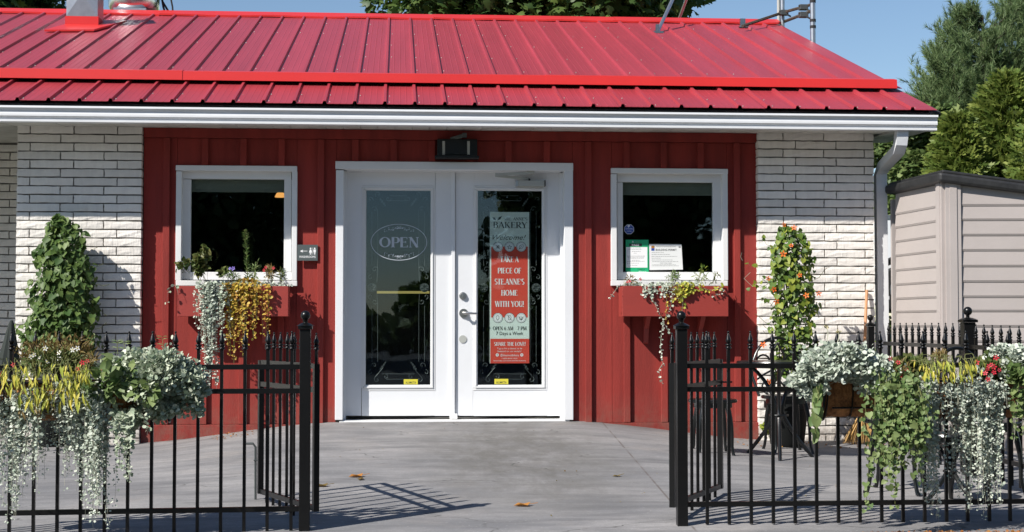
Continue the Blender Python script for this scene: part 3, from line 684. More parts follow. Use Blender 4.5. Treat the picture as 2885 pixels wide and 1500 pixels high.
# --- windows
def window(px0, px1, py0, py1, g, lab):
    mb = MB(); Y = -.036; t = 15
    pbox(mb, px0, px1, py0, py0+t, Y, .09); pbox(mb, px0, px1, py1-t*1.0, py1, Y-.004, .09)
    pbox(mb, px0, px0+t+1, py0+t+.6, py1-t-.6, Y, .09); pbox(mb, px1-t, px1, py0+t+.6, py1-t-.6, Y, .09)
    w = mb.build('window', 'vinyl', BL, bevel=.004); tag(w, lab)
    f = MB(); a, b, c, d = px0+t+2, px1-t-1, py0+t+2, py1-t-2; Ys = .035; gx0_, gx1_, gy0, gy1 = g
    pbox(f, a, b, c, gy0, Ys, .08); pbox(f, a, b, gy1, d, Ys, .08); pbox(f, a, gx0_, gy0+.3, gy1-.3, Ys, .08); pbox(f, gx1_, b, gy0+.3, gy1-.3, Ys, .08)
    f.build('sash', 'vinyl', w, bevel=.004)
    s = MB(); pbox(s, gx0_-1, gx1_+1, gy0-1, gy1+1, .066, .070); s.build('pane', 'glass', w)
    bl = MB(); pbox(bl, gx0_-3, gx1_+3, gy0-4, gy0+(33 if px0 < 1000 else 37), .10, .104); 
    q = W((gx0_+gx1_)/2, gy0+35, .10); bl.box(W(gx0_-3, 600, .1).x, W(gx1_+3, 600, .1).x, .095, .112, q.z-.006, q.z+.012)
    bl.build('blind', 'blind', w)
    return w
window(495, 837, 467, 806, (537, 800, 505, 767), 'white vinyl window left of the doors')
window(1722, 2051, 475, 806, (1755, 2009, 514, 767), 'white vinyl window right of the doors')

# --- doors
DF = MB()
pbox(DF, 945, 967, 479.5, 1184, -.040, .20); pbox(DF, 1590, 1615, 479.5, 1184, -.040, .20); pbox(DF, 945, 1615, 457, 479, -.042, .20)
DFo = DF.build('door_frame', 'white', BL, bevel=.004)
# inner stops
st = MB(); st.box(W(967, 800, -.04).x, W(967, 800, -.04).x+.022, .07, .12, -.02, W(1277, 479, .09).z); st.box(W(1590, 800, -.04).x-.022, W(1590, 800, -.04).x, .07, .12, -.02, W(1277, 479, .09).z)
pbox(st, 968, 1589, 480, 485, .07, .12); st.build('door_stop', 'white', DFo)
th = MB(); th.box(DRx[0]+.03, DRx[1]-.03, -.03, .25, -.06, -.012); th.build('threshold', 'vinyl', DFo, bevel=.006)
sw = MB(); pbox(sw, 970, 1588, 1173.5, 1176, .150, .2); sw.build('door_sweep', 'rubber', DFo)
YD = .12
def door(px0, px1, g, mo):
    e = empty('door', W((px0+px1)/2, 1172, YD), None, None); e.parent = BL; e.location = WO[e.name]-WO[BL.name]
    mb = MB(); pbox(mb, px0, mo[0], 485, 1172, YD, YD+.045); pbox(mb, mo[1], px1, 485, 1172, YD, YD+.045); pbox(mb, mo[0]+.15, mo[1]-.15, 485, mo[2], YD, YD+.045); pbox(mb, mo[0]+.15, mo[1]-.15, mo[3], 1172, YD, YD+.045)
    mb.build('slab', 'white', e, bevel=.002)
    md = MB()
    for k, (i0, i1, yy) in enumerate(((0, .45, YD-.004), (.45, .75, YD-.013), (.75, 1, YD-.003))):
        A = [mo[j]+(g[j]-mo[j])*i0 for j in range(4)]; Bq = [mo[j]+(g[j]-mo[j])*i1 for j in range(4)]
        pbox(md, A[0], A[1], A[2], Bq[2], yy, YD+.043); pbox(md, A[0], A[1], Bq[3], A[3], yy, YD+.043); pbox(md, A[0], Bq[0], Bq[2]+.1, Bq[3]-.1, yy, YD+.043); pbox(md, Bq[1], A[1], Bq[2]+.1, Bq[3]-.1, yy, YD+.043)
    md.build('moulding', 'vinyl', e, bevel=.002)
    gl = MB(); pbox(gl, g[0]-.5, g[1]+.5, g[2]-.5, g[3]+.5, YD+.008, YD+.011); gl.build('pane', 'glass', e)
    # wrought grille between the panes
    gr = MB(); Yg = YD+.030; S = 1/337.
    xa, xb_ = g[0], g[1]; cxm = (xa+xb_)/2
    def P(px, py): q = W(px, py, Yg); return (q.x, q.y, q.z)
    def L_(a, b, r=.0028): gr.tube([P(*a), P(*b)], r, 5)
    def SP(px, py, r, turns, a0, sg, rr=.0030):
        q = W(px, py, Yg); gr.tube(spiral(q.x, q.z, r*S, turns, R_(a0), sg, Yg), rr, 5)
    for mlt in (1, -1):
        X = lambda off: cxm+mlt*off
        def spx(off, py, r, t, a0, sg):
            if mlt == -1: a0 = 180-a0; sg = -sg
            SP(X(off), py, r, t, a0, sg)
        L_((X(74), 596), (X(74), 750)); L_((X(58), 590), (X(58), 755)); L_((X(74), 862), (X(74), 1020)); L_((X(58), 860), (X(58), 1020))
        spx(66, 590, 9, .9, 20, 1); spx(56, 548, 9, .9, -40, 1); spx(28, 560, 9, .9, 180, 1); spx(78, 562, 8, .9, 200, -1)
        L_((X(30), 566), (X(0), 566)); L_((X(24), 552), (X(0), 552))
        spx(66, 760, 9, .95, 150, -1); spx(78, 782, 8, .9, 90, -1); spx(66, 850, 9, .95, 210, 1); spx(78, 836, 8, .9, -90, 1)
        L_((X(58), 755), (X(60), 795)); L_((X(58), 860), (X(60), 828))
        disc(gr, X(74), 811, 13, Yg-.003, 0, 16); 
        for k in range(6):
            q = W(X(74), 811, Yg-.005); a = k*math.pi/3; gr.ball((q.x+.022*math.cos(a), Yg-.006, q.z+.022*math.sin(a)), .009, 6)
        spx(68, 1030, 9, .95, -20, 1); spx(78, 1050, 8, .9, 100, -1); spx(60, 1070, 9, .95, 60, -1); spx(36, 1062, 8, .95, 90, 1)
        L_((X(46), 1054), (X(0), 1054)); L_((X(34), 1069), (X(0), 1069)); L_((X(64), 1062), (X(42), 1036))
        for by, sgn in ((1040, 1), (562, -1)):
            q = W(X(50), by, Yg); dx = -mlt*1; dz = 1*sgn
            for t, wd_ in ((0, .018), (.018, .026), (.036, .022), (.052, .012)):
                c0 = Vector((q.x+dx*t*.75, Yg-.002, q.z+dz*t)); nrm = Vector((dz, 0, -dx)).normalized()*wd_/2; al = Vector((dx*.75, 0, dz)).normalized()*.014
                gr.add([c0-al*.6, c0+nrm, c0+al, c0-nrm], [(0, 1, 2, 3)])
    gr.build('grille', 'came', e)
    return e
D1 = door(969, 1273, (1031, 1213, 537, 1085), (1019, 1226, 523, 1101))
D2 = door(1283, 1588, (1346, 1527, 538, 1085), (1333, 1541, 524, 1100))
tag(D1, 'white door leaf with an open decal on its long pane'); tag(D2, 'white door leaf with lever handle and poster behind its pane')
as_ = MB(); pbox(as_, 1272, 1282, 484, 1172, YD-.022, YD+.02); ao = as_.build('astragal', 'white', D1, bevel=.003)
tb = MB(); pbox(tb, 1267, 1289, 1166, 1181, YD-.035, YD+.0); tb.build('bottom_guard', 'vinyl', ao, bevel=.004)
hx = MB(); q = W(1304, 834, YD)
def ydisc(mb, c, r, y0, y1, n=18, m=0):
    mb.prism_y([(c.x+r*math.cos(2*math.pi*i/n), c.z+r*math.sin(2*math.pi*i/n)) for i in range(n)], y0, y1, m)
ydisc(hx, q, .032, YD-.010, YD-.001); ydisc(hx, q, .024, YD-.022, YD-.0101); hx.box(q.x-.0035, q.x+.0035, YD-.030, YD-.0221, q.z-.011, q.z+.011); hx.build('deadbolt', 'chrome', D2, bevel=.002)
hx = MB(); q = W(1306, 883, YD); ydisc(hx, q, .038, YD-.012, YD-.001, 22); ydisc(hx, q, .022, YD-.030, YD-.0121)
hx.tube([(q.x, YD-.03, q.z), (q.x, YD-.058, q.z), (q.x+.02, YD-.066, q.z+.001), (q.x+.07, YD-.064, q.z-.001), (q.x+.115, YD-.058, q.z-.004)], [.011, .012, .011, .0095, .008], 8); hx.build('lever_handle', 'chrome', D2, smooth=True)
hx = MB(); q = W(1304, 956, YD); ydisc(hx, q, .033, YD-.005, YD-.001, 20); hx.build('cover_plate', 'greybox', D2)
cl = MB(); pbox(cl, 1460, 1534, 509, 525, YD-.060, YD-.001); pbox(cl, 1453, 1460, 509, 525, YD-.056, YD-.001, 1); pbox(cl, 1534, 1537, 508, 525, YD-.058, YD-.001, 2)
a = W(1491, 505, YD-.03); b = W(1497, 487, .0); c = W(1396, 494, -.10)
cl.bar(a, (c.x, -.06, c.z), .006, .022, 0); cl.bar((c.x, -.063, c.z+.008), (b.x, .01, b.z), .006, .024, 0); cl.ball(a+Vector((0, 0, -.005)), .012, 8, 2); pbox(cl, 1485, 1505, 478, 490, .0, .07, 0)
cl.build('door_closer', ['greybox', 'steel', 'fascia'], D2, bevel=.002)

# --- rooms behind
rm = MB()
x0, x1 = xl0+.2, xr1-.15
rm.box(x0, x1, 4.6, 4.7, -.3, 2.5); rm.box(x0, x0+.05, .25, 4.6, -.3, 2.5); rm.box(x1-.05, x1, .25, 4.6, -.3, 2.5); rm.box(x0, x1, .12, 4.6, 2.45, 2.5)
rm.build('interior_walls', 'dark', BL); 
MB().box(x0, x1, .26, 4.6, -.1, -.03).build('interior_floor', 'intfloor', BL)
ct = empty('service_counter', (-.3, 2.6, -.03), 'dark counter with a glowing yellow strip seen through the left door', 'counter')
MB().box(-1.3, .9, 2.5, 3.1, -.03, .93).build('base', 'wood', ct); MB().box(-1.32, .92, 2.46, 3.12, .9305, .97).build('counter_top', 'dark', ct)
q0 = W(1062, 824, 2.45); q1 = W(1210, 824, 2.45); MB().box(q0.x, q1.x, 2.440, 2.459, q0.z-.012, q0.z+.012).build('glow_strip', 'yellowstrip', ct)

# ================================================================== fixtures on the building
WL = empty('wall_light', W(1288, 440, -.03), 'dark boxy floodlight over the double doors', 'light')
mb = MB(); pbox(mb, 1232, 1345, 392, 440, -.10, -.032); pbox(mb, 1226, 1350, 438, 446, -.16, -.03); mb.build('housing', 'black', WL, bevel=.004)
for p in (1250, 1320): 
    mb = MB(); pbox(mb, p-3.5, p+3.5, 398, 436, -.125, -.101); mb.build('bracket', 'greybox', WL)
mb = MB(); pbox(mb, 1255, 1315, 402, 434, -.118, -.1015); mb.build('lens', 'black', WL)
mb = MB(); a = W(1270, 393, -.06); b = W(1308, 382, -.14); mb.bar(a, b, .02, .03); mb.box(b.x-.015, b.x+.02, b.y-.02, b.y+.02, b.z-.018, b.z+.018); mb.build('sensor_arm', 'came', WL)
# washroom sign
sg = MB(); pbox(sg, 837, 895, 690, 735, -.046, -.038); SG = sg.build('washroom_sign', 'signgrey', None); tag(SG, 'small grey washrooms sign with left arrow beside the left window', 'sign')
mb = MB(); Ys = -.0468
rect(mb, 852, 866, 707.2, 708.6, Ys); a = W(845, 708, Ys); mb.add([(a.x, Ys, a.z), (a.x+9/337, Ys, a.z+4.2/337), (a.x+7/337, Ys, a.z), (a.x+9/337, Ys, a.z-4.2/337)], [(0, 3, 2, 1)])
for p, sk in ((875, 1), (886.5, 0)):
    disc(mb, p, 700.5, 2.3, Ys, 0, 10)
    c = W(p, 700, Ys); u = 1/337.
    if sk: mb.add([(c.x-2*u, Ys, c.z-3.5*u), (c.x+2*u, Ys, c.z-3.5*u), (c.x+4.6*u, Ys, c.z-12*u), (c.x-4.6*u, Ys, c.z-12*u)], [(0, 3, 2, 1)])
    else: mb.add([(c.x-3.6*u, Ys, c.z-3.5*u), (c.x+3.6*u, Ys, c.z-3.5*u), (c.x+3.2*u, Ys, c.z-11.5*u), (c.x-3.2*u, Ys, c.z-11.5*u)], [(0, 3, 2, 1)])
    rect(mb, p-2, p-.4, 711, 718, Ys-.00005); rect(mb, p+.4, p+2, 711, 718, Ys-.00005)
rect(mb, 880.6, 881.2, 698, 718, Ys)
txt(mb, 'WASHROOMS', 866, 724, 6.2, Ys, 46, off=.01); mb.build('lettering', 'signwhite', SG)

# oval open decal
mb = MB(); Yo = YD+.0035; disc(mb, 1124, 683, 80, Yo, 0, 48, 52, 1.6)
serif(mb, 'OPEN', 1124, 683, 29, Yo, 112, weight=1.1)
for s_, y0 in ((1, 650), (-1, 716)):
    for mlt in (1, -1):
        for k in range(7):
            t = k/6; px = 1124+mlt*(4+36*t); py = y0-s_*(6-8*t+2*math.sin(k*2)); 
            q = W(px, py, Yo); d = .011*(1-.5*t); a = mlt*.6*(-1)**k; mb.add([(q.x-d, Yo, q.z-d*.35), (q.x, Yo, q.z-d*.5+a*.004), (q.x+d, Yo, q.z+d*.35), (q.x, Yo, q.z+d*.6)], [(0, 1, 2, 3)])
            if k % 2 == 0:
                pts = spiral(q.x, q.z+s_*.012, .009, .8, R_(-90), mlt, Yo, 9)
                for i in range(len(pts)-1):
                    p0, p1 = pts[i], pts[i+1]; mb.add([(p0[0], Yo, p0[2]-.0016), (p1[0], Yo, p1[2]-.0016), (p1[0], Yo, p1[2]+.0016), (p0[0], Yo, p0[2]+.0016)], [(0, 1, 2, 3)])
    q = W(1124, y0-s_*8, Yo); mb.add([(q.x-.005, Yo, q.z), (q.x, Yo, q.z-.012), (q.x+.005, Yo, q.z), (q.x, Yo, q.z+.012)], [(0, 1, 2, 3)])
OD = mb.build('open_decal', 'decal'); tag(OD, 'white oval open decal on the left door pane', 'decal')
# poster
YP = YD+.020
BN = empty('door_poster', W(1436, 1025, YP), 'tall red and pale green bakery poster behind the right door pane', 'poster')
mb = MB(); pbox(mb, 1380, 1491, 598, 1024, YP, YP+.002); mb.build('sheet', 'banpale', BN)
mb = MB(); e = YP-.0006
rect(mb, 1384, 1487, 695, 895, e); rect(mb, 1381.5, 1491, 955, 1024, e); mb.build('red_print', 'banred', BN)
mb = MB(); e = YP-.0012
for y in (696, 896):
    for x in (1402.5, 1435.5, 1468.5): disc(mb, x, y, 14.5, e, 1, 24); disc(mb, x, y, 13.4, e-.0002, 0, 24); disc(mb, x, y, 11.6, e-.0004, 1, 24, rin=.5)
e -= .0006
def st_(pts): 
    for (a0, b0), (a1, b1) in zip(pts, pts[1:]):
        p = W(a0, b0, e); q = W(a1, b1, e); d = Vector((q.x-p.x, 0, q.z-p.z)); n_ = Vector((-d.z, 0, d.x)).normalized()*.0016; mb.add([p-n_, q-n_, q+n_, p+n_], [(0, 1, 2, 3)], 1)
st_([(1435.5+6.5*math.sin(k*math.pi/5)*(1 if k % 2 == 0 else .45), 697-6.5*math.cos(k*math.pi/5)*(1 if k % 2 == 0 else .45)) for k in range(11)])
st_([(1463, 702), (1463, 695), (1467, 691), (1474, 690), (1474, 697), (1470, 701), (1463, 702), (1470, 694)])
st_([(1397, 701), (1408, 690)]); st_([(1397, 691), (1408, 702)]); st_([(1400, 696), (1403, 700), (1407, 697), (1403, 692), (1400, 696)])
st_([(1402, 903), (1398, 897), (1398, 892), (1402, 889), (1406, 892), (1406, 897), (1402, 903)])
st_([(1432, 890), (1439, 890), (1440, 897), (1437, 902), (1432, 901), (1432, 890)]); st_([(1429, 888), (1442, 903)])
st_([(1462, 892), (1468, 902), (1474, 892)]); st_([(1468, 902), (1468, 890)]); st_([(1462, 892), (1463, 899), (1468, 903), (1473, 899), (1474, 892)])
for (ax, ay, bx, by) in ((1398, 621, 1387, 612), (1401, 622, 1414, 609)):
    p = W(ax, ay, e); q = W(bx, by, e); d = q-p; n_ = Vector((-d.z, 0, d.x)).normalized()*.011; mb.add([p, p+d*.5-n_, q, p+d*.5+n_], [(0, 1, 2, 3)], 1)
serif(mb, "STE. ANNE'S", 1452, 617.5, 8.5, e, 68, 1, .75); serif(mb, 'BAKERY', 1436.5, 634.5, 17.5, e, 97, 1, .85)
txt(mb, 'Welcome!', 1435, 669, 15, e, 96, 1, shear=.42)
for s_, y, w, h in (('TAKE A', 731, 52, 16), ('PIECE OF', 763, 67, 16), ("STE.ANNE'S", 794, 85, 16.5), ('HOME', 825.5, 47, 16), ('WITH YOU!', 857, 82, 16.5)): serif(mb, s_, 1435, y, h, e, w, 0, 1.25)
serif(mb, 'OPEN 6 AM', 1417, 925.5, 10.5, e, 58, 1, 1); serif(mb, '7 PM', 1470, 925.5, 10.5, e, 26, 1, 1); txt(mb, '7 Days a Week', 1436, 939.5, 10, e, 78, 1)
serif(mb, 'SHARE THE LOVE!', 1436, 969.5, 10.5, e, 90, 0, 1.15)
txt(mb, 'Tag us for a chance to be', 1436, 982, 5, e, 72, 0); txt(mb, 'featured on our socials!', 1435, 990, 5, e, 68, 0); txt(mb, '@steannesbakery', 1436, 1001, 6.5, e, 54, 0)
disc(mb, 1401, 1000.5, 4.6, e, 0, 14); disc(mb, 1470, 1000.5, 4.6, e, 0, 14); disc(mb, 1470, 1000.5, 2.2, e-.0002, 2, 12, rin=.8); txt(mb, 'f', 1401, 1000.5, 7, e-.0002, None, 1)
txt(mb, '1 800.830.1525', 1436, 1010.5, 3.6, e, 44, 0); txt(mb, 'steannes.com/ste-annes-bakery', 1436, 1016.5, 3.6, e, 94, 0)
mb.build('lettering', ['signwhite', 'inkdark', 'banred'], BN)
# yellow stickers
for (x0, x1, y0, y1, lab) in ((1137.5, 1177, 1069, 1083.5, 'yellow sticker low on the left door pane'), (1393, 1432, 1068, 1083, 'yellow sticker low on the right door pane, below the poster')):
    s_ = MB(); pbox(s_, x0, x1, y0, y1, YD+.0045, YD+.006); o = s_.build('yellow_sticker', 'yellow'); tag(o, lab, 'sticker', 'yellow stickers on the door panes')
    t_ = MB(); txt(t_, 'ALUMICTA', (x0+x1)/2, y1-5, 6, YD+.0042, 30, off=.02); t_.build('lettering', 'inkdark', o)
# window papers
Yw = .0655-.003
mb = MB(); pbox(mb, 1763, 1827.5, 676, 770, Yw, Yw+.001); PS = mb.build('pass_notice', 'green'); tag(PS, 'green pass notice with white form taped inside the right window', 'notice')
mb = MB(); e = Yw-.0006
rect(mb, 1764, 1824, 696.5, 754.5, e, 0); rect(mb, 1772.5, 1808.5, 686.5, 694.5, e, 1); txt(mb, 'PASS', 1790.5, 690.8, 5.8, e-.0003, 21, 0, off=.015)
q = W(1783, 681.5, e); mb.add([(q.x-.008, e, q.z-.006), (q.x+.008, e, q.z-.006), (q.x, e, q.z+.010)], [(0, 1, 2)], 0); txt(mb, 'CHECK', 1795, 682, 3.5, e, 14, 2)
for y, a, b in ((699, 1776, 1806), (703, 1771, 1808), (709, 1780, 1805), (714, 1786, 1794), (722, 1767, 1818), (725, 1767, 1816), (728, 1771, 1814), (734, 1780, 1803), (737, 1767, 1816), (742, 1767, 1800), (748, 1776, 1797)):
    x = a
    while x < b: w = random.uniform(2, 6); rect(mb, x, min(x+w, b), y-.5, y+.5, e-.0003, 2); x += w+1.2
txt(mb, 'CHECK', 1807, 760, 4.5, e, 22, 1); txt(mb, 'Niagara', 1810, 766, 5.5, e, 22, 0, shear=.2)
mb.build('printed_form', ['signwhite', 'inkdark', 'inkgrey'], PS)
mb = MB(); c = [W(1829, 688, Yw), W(1920, 689, Yw), W(1924, 760, Yw), W(1830, 761.5, Yw)]
mb.add([(p.x, Yw+.0, p.z) for p in c]+[(p.x, Yw+.001, p.z) for p in c], [(0, 1, 2, 3), (7, 6, 5, 4), (0, 4, 5, 1), (1, 5, 6, 2), (2, 6, 7, 3), (3, 7, 4, 0)])
BP = mb.build('building_permit', 'paper'); tag(BP, 'white building permit sheet beside the green notice in the right window', 'notice')
mb = MB(); rect(mb, 1835, 1844, 693, 707, e, 2); rect(mb, 1835, 1844, 693, 700, e-.0002, 3); txt(mb, 'BUILDING PERMIT', 1877, 704.5, 6, e, 61, 0, off=.01); txt(mb, 'TOWNSHIP OF ALNWICK/HALDIMAND', 1876, 695.5, 3, e, 58, 1)
for y, a, b in ((712, 1836, 1870), (717.5, 1836, 1888), (723, 1836, 1908), (728, 1836, 1862), (733, 1836, 1895), (737.5, 1838, 1912), (746.5, 1838, 1905), (749.5, 1836, 1912)):
    x = a
    while x < b: w = random.uniform(2, 7); rect(mb, x, min(x+w, b), y-.5, y+.5, e, 1); x += w+1.2
txt(mb, 'POST THIS CARD', 1876, 742, 3.2, e, 34, 1); rect(mb, 1912, 1918, 694, 699, e, 1)
mb.build('lettering', ['inkdark', 'inkgrey', 'blue', 'dead_leaf'], BP)
mb = MB(); c = W(1772.5, 646.5, Yw)
for r, y, m_ in ((14.8, Yw, 1), (13.6, Yw-.0004, 0)):
    mb.add([(c.x+r/337*math.cos(R_(22.5+45*k)), y, c.z+r/337*math.sin(R_(22.5+45*k))) for k in range(8)], [tuple(range(8))], m_)
txt(mb, 'WARNING', 1772.5, 645, 3.8, Yw-.0008, 21, 1); txt(mb, 'SYSTEM', 1772.5, 652, 3, Yw-.0008, 14, 1); rect(mb, 1768, 1775, 635, 639, Yw-.0008, 1); rect(mb, 1770, 1772, 638, 642, Yw-.0009, 1)
o = mb.build('security_sticker', ['blue', 'signwhite']); tag(o, 'blue octagonal warning sticker on the right window pane', 'sticker')
# orange lamp inside left window
q = W(790, 546, .6); lp = MB().lathe([(.004, .03), (.035, .0), (.05, -.03), (.046, -.032)], (q.x, q.y, q.z), 14).build('pendant_lamp', mat('amber_glass', (.6, .22, .05), .4, emit=((1, .45, .12), .8)), smooth=True)
tag(lp, 'small amber lamp hanging inside the left window', 'lamp')

# ================================================================== rooftop
def roofpt(px, py, off=.03):
    r = ray(px, py); n = Vector((0, -SL, 1)); p0 = Vector((0, YE, zE+off)); return CAM + r*((p0-CAM).dot(n)/r.dot(n))
a = roofpt(183, 77); b = roofpt(279, 77); yb = a.y; wv = b.x-a.x; ycap = yb+wv*1.0
VD = empty('roof_vent_duct', (a.x+wv/2, yb, a.z), 'square metal vent duct on a red flashed base near the ridge', 'vent')
mb = MB(); zb1 = W(230, 46, yb).z; mb.prism_x([(yb, a.z-.05), (ycap, a.z+SL*wv-.05), (ycap, zb1), (yb, zb1)], a.x, b.x); mb.build('flashing_base', 'flash', VD)
mb = MB(); mb.box(a.x+.012, b.x-.012, yb+.010, ycap-.01, zb1+.001, zb1+.62)
x0, x1 = a.x+.011, b.x-.011
mb.add([(x0, yb+.009, zb1), (x1, yb+.009, zb1), (x1, yb+.009, zb1+.62), (x0, yb+.009, zb1+.62), ((x0+x1)/2, yb-.004, zb1+.25)], [(0, 1, 4), (1, 2, 4), (2, 3, 4), (3, 0, 4)])
mb.build('duct', 'steel', VD)
f = roofpt(125, 84, .06); g = roofpt(320, 84, .06); mb = MB(); mb.add([(f.x, f.y, f.z), (g.x-.2, g.y, g.z), (g.x, g.y+.75, g.z+SL*.75), (f.x+.2, g.y+.75, g.z+SL*.75), (f.x, f.y, f.z-.02), (g.x-.2, g.y, g.z-.02), (g.x, g.y+.75, g.z+SL*.75-.02), (f.x+.2, g.y+.75, g.z+SL*.75-.02)], [(0, 1, 2, 3), (0, 4, 5, 1), (1, 5, 6, 2), (4, 7, 6, 5)]); mb.build('apron', 'flash', VD)
p = W(378, 37, 5.15); rr = (W(450, 30, 5.15).x-W(305, 30, 5.15).x)/2
EF = empty('exhaust_fan', (p.x, p.y, zR-.2), 'round spun aluminium exhaust fan behind the ridge, beside the vent duct', 'fan')
prof = [(rr*.78, 0), (rr*.90, .015), (rr*.985, .06), (rr, .14), (rr*1.0, .22), (rr*.94, .30), (rr*.80, .36), (rr*.78, .40), (rr*.78, .62), (rr*.5, .70), (.01, .72)]
MB().lathe(prof, (p.x, p.y, p.z), 40).build('housing', 'spun', EF, smooth=True)
MB().box(p.x-rr*.62, p.x+rr*.62, p.y-.3, p.y+.3, zR-.3, p.z-.001).build('curb', 'steel', EF)
mb = MB(); q = [W(px, py, 5.1) for px, py in ((452, -20), (458, 5), (470, 25), (478, 38), (475, 44), (466, 38), (460, 20), (456, -5), (455, -30))]; mb.tube(q, .012, 6); q = [W(px, py, 5.1) for px, py in ((480, -10), (486, 20), (488, 50))]; mb.tube(q, .010, 6); mb.box(q[0].x-.12, q[0].x+.02, 5.05, 5.15, q[0].z+.02, q[0].z+.10); mb.build('cable', 'rubber', EF)
# tripod
a = roofpt(1852, 92); TP = empty('roof_tripod', a, 'pale metal tripod legs standing on the roof in front of the maple', 'tripod')
mb = MB(); b = W(1900, -12, a.y+.55); mb.tube([a, a+(b-a)*.12, b], .020, 8); mb.build('leg', 'steel', TP, smooth=True)
mb = MB(); a2 = Vector(W(1911, 60, YR+.7)); b2 = W(1938, -12, YR+.25); mb.tube([a2, b2], .020, 8); mb.build('leg', 'steel', TP, smooth=True)
mb = MB(); mb.box(a.x-.05, a.x+.06, a.y-.05, a.y+.05, a.z-.015, a.z+.008); mb.box(a.x-.02, a.x+.02, a.y-.015, a.y+.02, a.z, a.z+.09); mb.build('foot_plate', 'chrome', TP)
# masts and braces
ms = []
for (px, py1, Y, r, lab) in ((2194, 78, 5.05, .020, 'thin rusty mast pole by the roof end, nearer the ridge'), (2205, 76, 4.7, .027, 'thick steel mast pole standing at the ridge end'), (2258, 118, 3.4, .030, 'steel mast pole rising beyond the gable edge')):
    q = W(px, py1, Y); xx = q.x if px < 2250 else max(q.x, xGR+.05); top = W(px, -60, Y).z
    MBx = MB().tube([(xx, Y, q.z-(.1 if px < 2250 else 2)), (xx, Y, top)], r, 10)
    o = MBx.build('mast_pole', 'steel' if px != 2194 else 'greybox', smooth=True); tag(o, lab, 'mast', 'antenna masts at the roof end')
    if px == 2258:
        for py in (62, 80, 8): c = W(px, py, Y); MB().lathe([(.034, 0), (.034, .03)], (xx, Y, c.z), 10).build('hose_clamp', 'fascia', o)
BR = empty('mast_brace', roofpt(2092, 78), 'brown angle brace clamped from the roof to the masts', 'brace')
mb = MB(); a = roofpt(2092, 74, .09); b = W(2205, 36, 4.66); c = W(2284, 14, 4.0); mb.tube([a, b, c], .018, 6); mb.build('bar', 'bark', BR)
mb = MB(); a = W(2208, 62, 4.75); c = W(2282, 33, 3.4); mb.tube([a, c], .018, 6); mb.build('bar', 'bark', BR)
mb = MB(); mb.box(roofpt(2092, 78).x-.05, roofpt(2092, 78).x+.06, roofpt(2092, 78).y-.06, roofpt(2092, 78).y+.06, roofpt(2092, 78).z-.01, roofpt(2092, 78).z+.01); q = roofpt(2092, 78); mb.box(q.x-.03, q.x+.03, q.y-.02, q.y+.02, q.z, q.z+.10); mb.build('foot_plate', 'chrome', BR)
for (px, py, Y) in ((2207, 37, 4.63), (2262, 22, 4.1), (2262, 43, 3.5)):
    q = W(px, py, Y); mb = MB(); mb.box(q.x-.045, q.x+.05, q.y-.05, q.y+.03, q.z-.03, q.z+.03); mb.tube([q+Vector((-.06, -.04, .02)), q+Vector((.08, -.04, -.05))], .012, 6); mb.build('clamp', 'came', BR, bevel=.006)

# --- window boxes
def wbox(px0, px1, lab, brx):
    q = W((px0+px1)/2, 892, -.23); e = empty('window_box', (q.x, -.1, q.z), lab, 'window box', 'red window boxes under the windows')
    l = W(px0, 850, -.26).x; r = W(px1, 850, -.26).x; z0 = W(px0, 892, -.26).z; z1 = W(px0, 806, -.26).z
    mb = MB(); mb.box(l, r, -.262, -.240, z0, z1); mb.build('front_board', 'redsmooth', e, bevel=.003)
    for x in (l, r-.02): MB().box(x, x+.02, -.239, -.036, z0, z1-.002).build('side_board', 'redsmooth', e)
    MB().box(l+.021, r-.021, -.239, -.036, z0+.002, z0+.02).build('bottom_board', 'redsmooth', e)
    MB().box(l+.021, r-.021, -.239, -.036, z0+.021, z1-.03).build('soil', 'bark', e)
    for px in brx:
        x = W(px, 900, -.1).x; MB().prism_x([(-.215, z0-.001), (-.036, z0-.001), (-.036, z0-.23), (-.07, z0-.22), (-.10, z0-.1)], x-.019, x+.019).build('bracket', 'redsmooth', e, bevel=.003)
    return e, l, r, z1
WBL, l1, r1, zw1 = wbox(500, 812, 'red window box with silver and golden trailing plants, left window', (572, 745))
WBR, l2, r2, zw2 = wbox(1754, 2052, 'red window box with sparse yellow trailing plants, right window', (1822, 1975))
# ================================================================== FENCES
K = F0/4212.
ZT, ZM, ZB = .563, .437, -.178
def finial_mesh():
    mb = MB(); mb.lathe([(.012, 0), (.017, .003), (.017, .008), (.012, .010), (.012, .018), (.017, .020), (.017, .026), (.009, .028)], n=8)
    mb.lathe([(.008, .028), (.0155, .043), (.014, .050), (.0045, .082), (.003, .086)], n=8); mb.ball((0, 0, .0905), .0062, 8)
    return mb.mesh('finial', 'black', True)
FM = finial_mesh()
_pk = {}
def picket(x, y, z0, z1, parent, w=.0165, fs=1.0, ang=0):
    """square bar with a spear on top; z1 = tip"""
    h = round(z1-.097*fs-z0, 3)
    if (h, w) not in _pk: _pk[(h, w)] = MB().box(-w/2, w/2, -w/2, w/2, 0, h).mesh('picket', 'black')
    p = link('picket', _pk[(h, w)], (x, y, z0), parent, (0, 0, ang)); 
    f = bpy.data.objects.new('finial', FM); COL.objects.link(f); f.parent = p; f.location = (0, 0, h); f.scale = (fs, fs, fs)
    return p
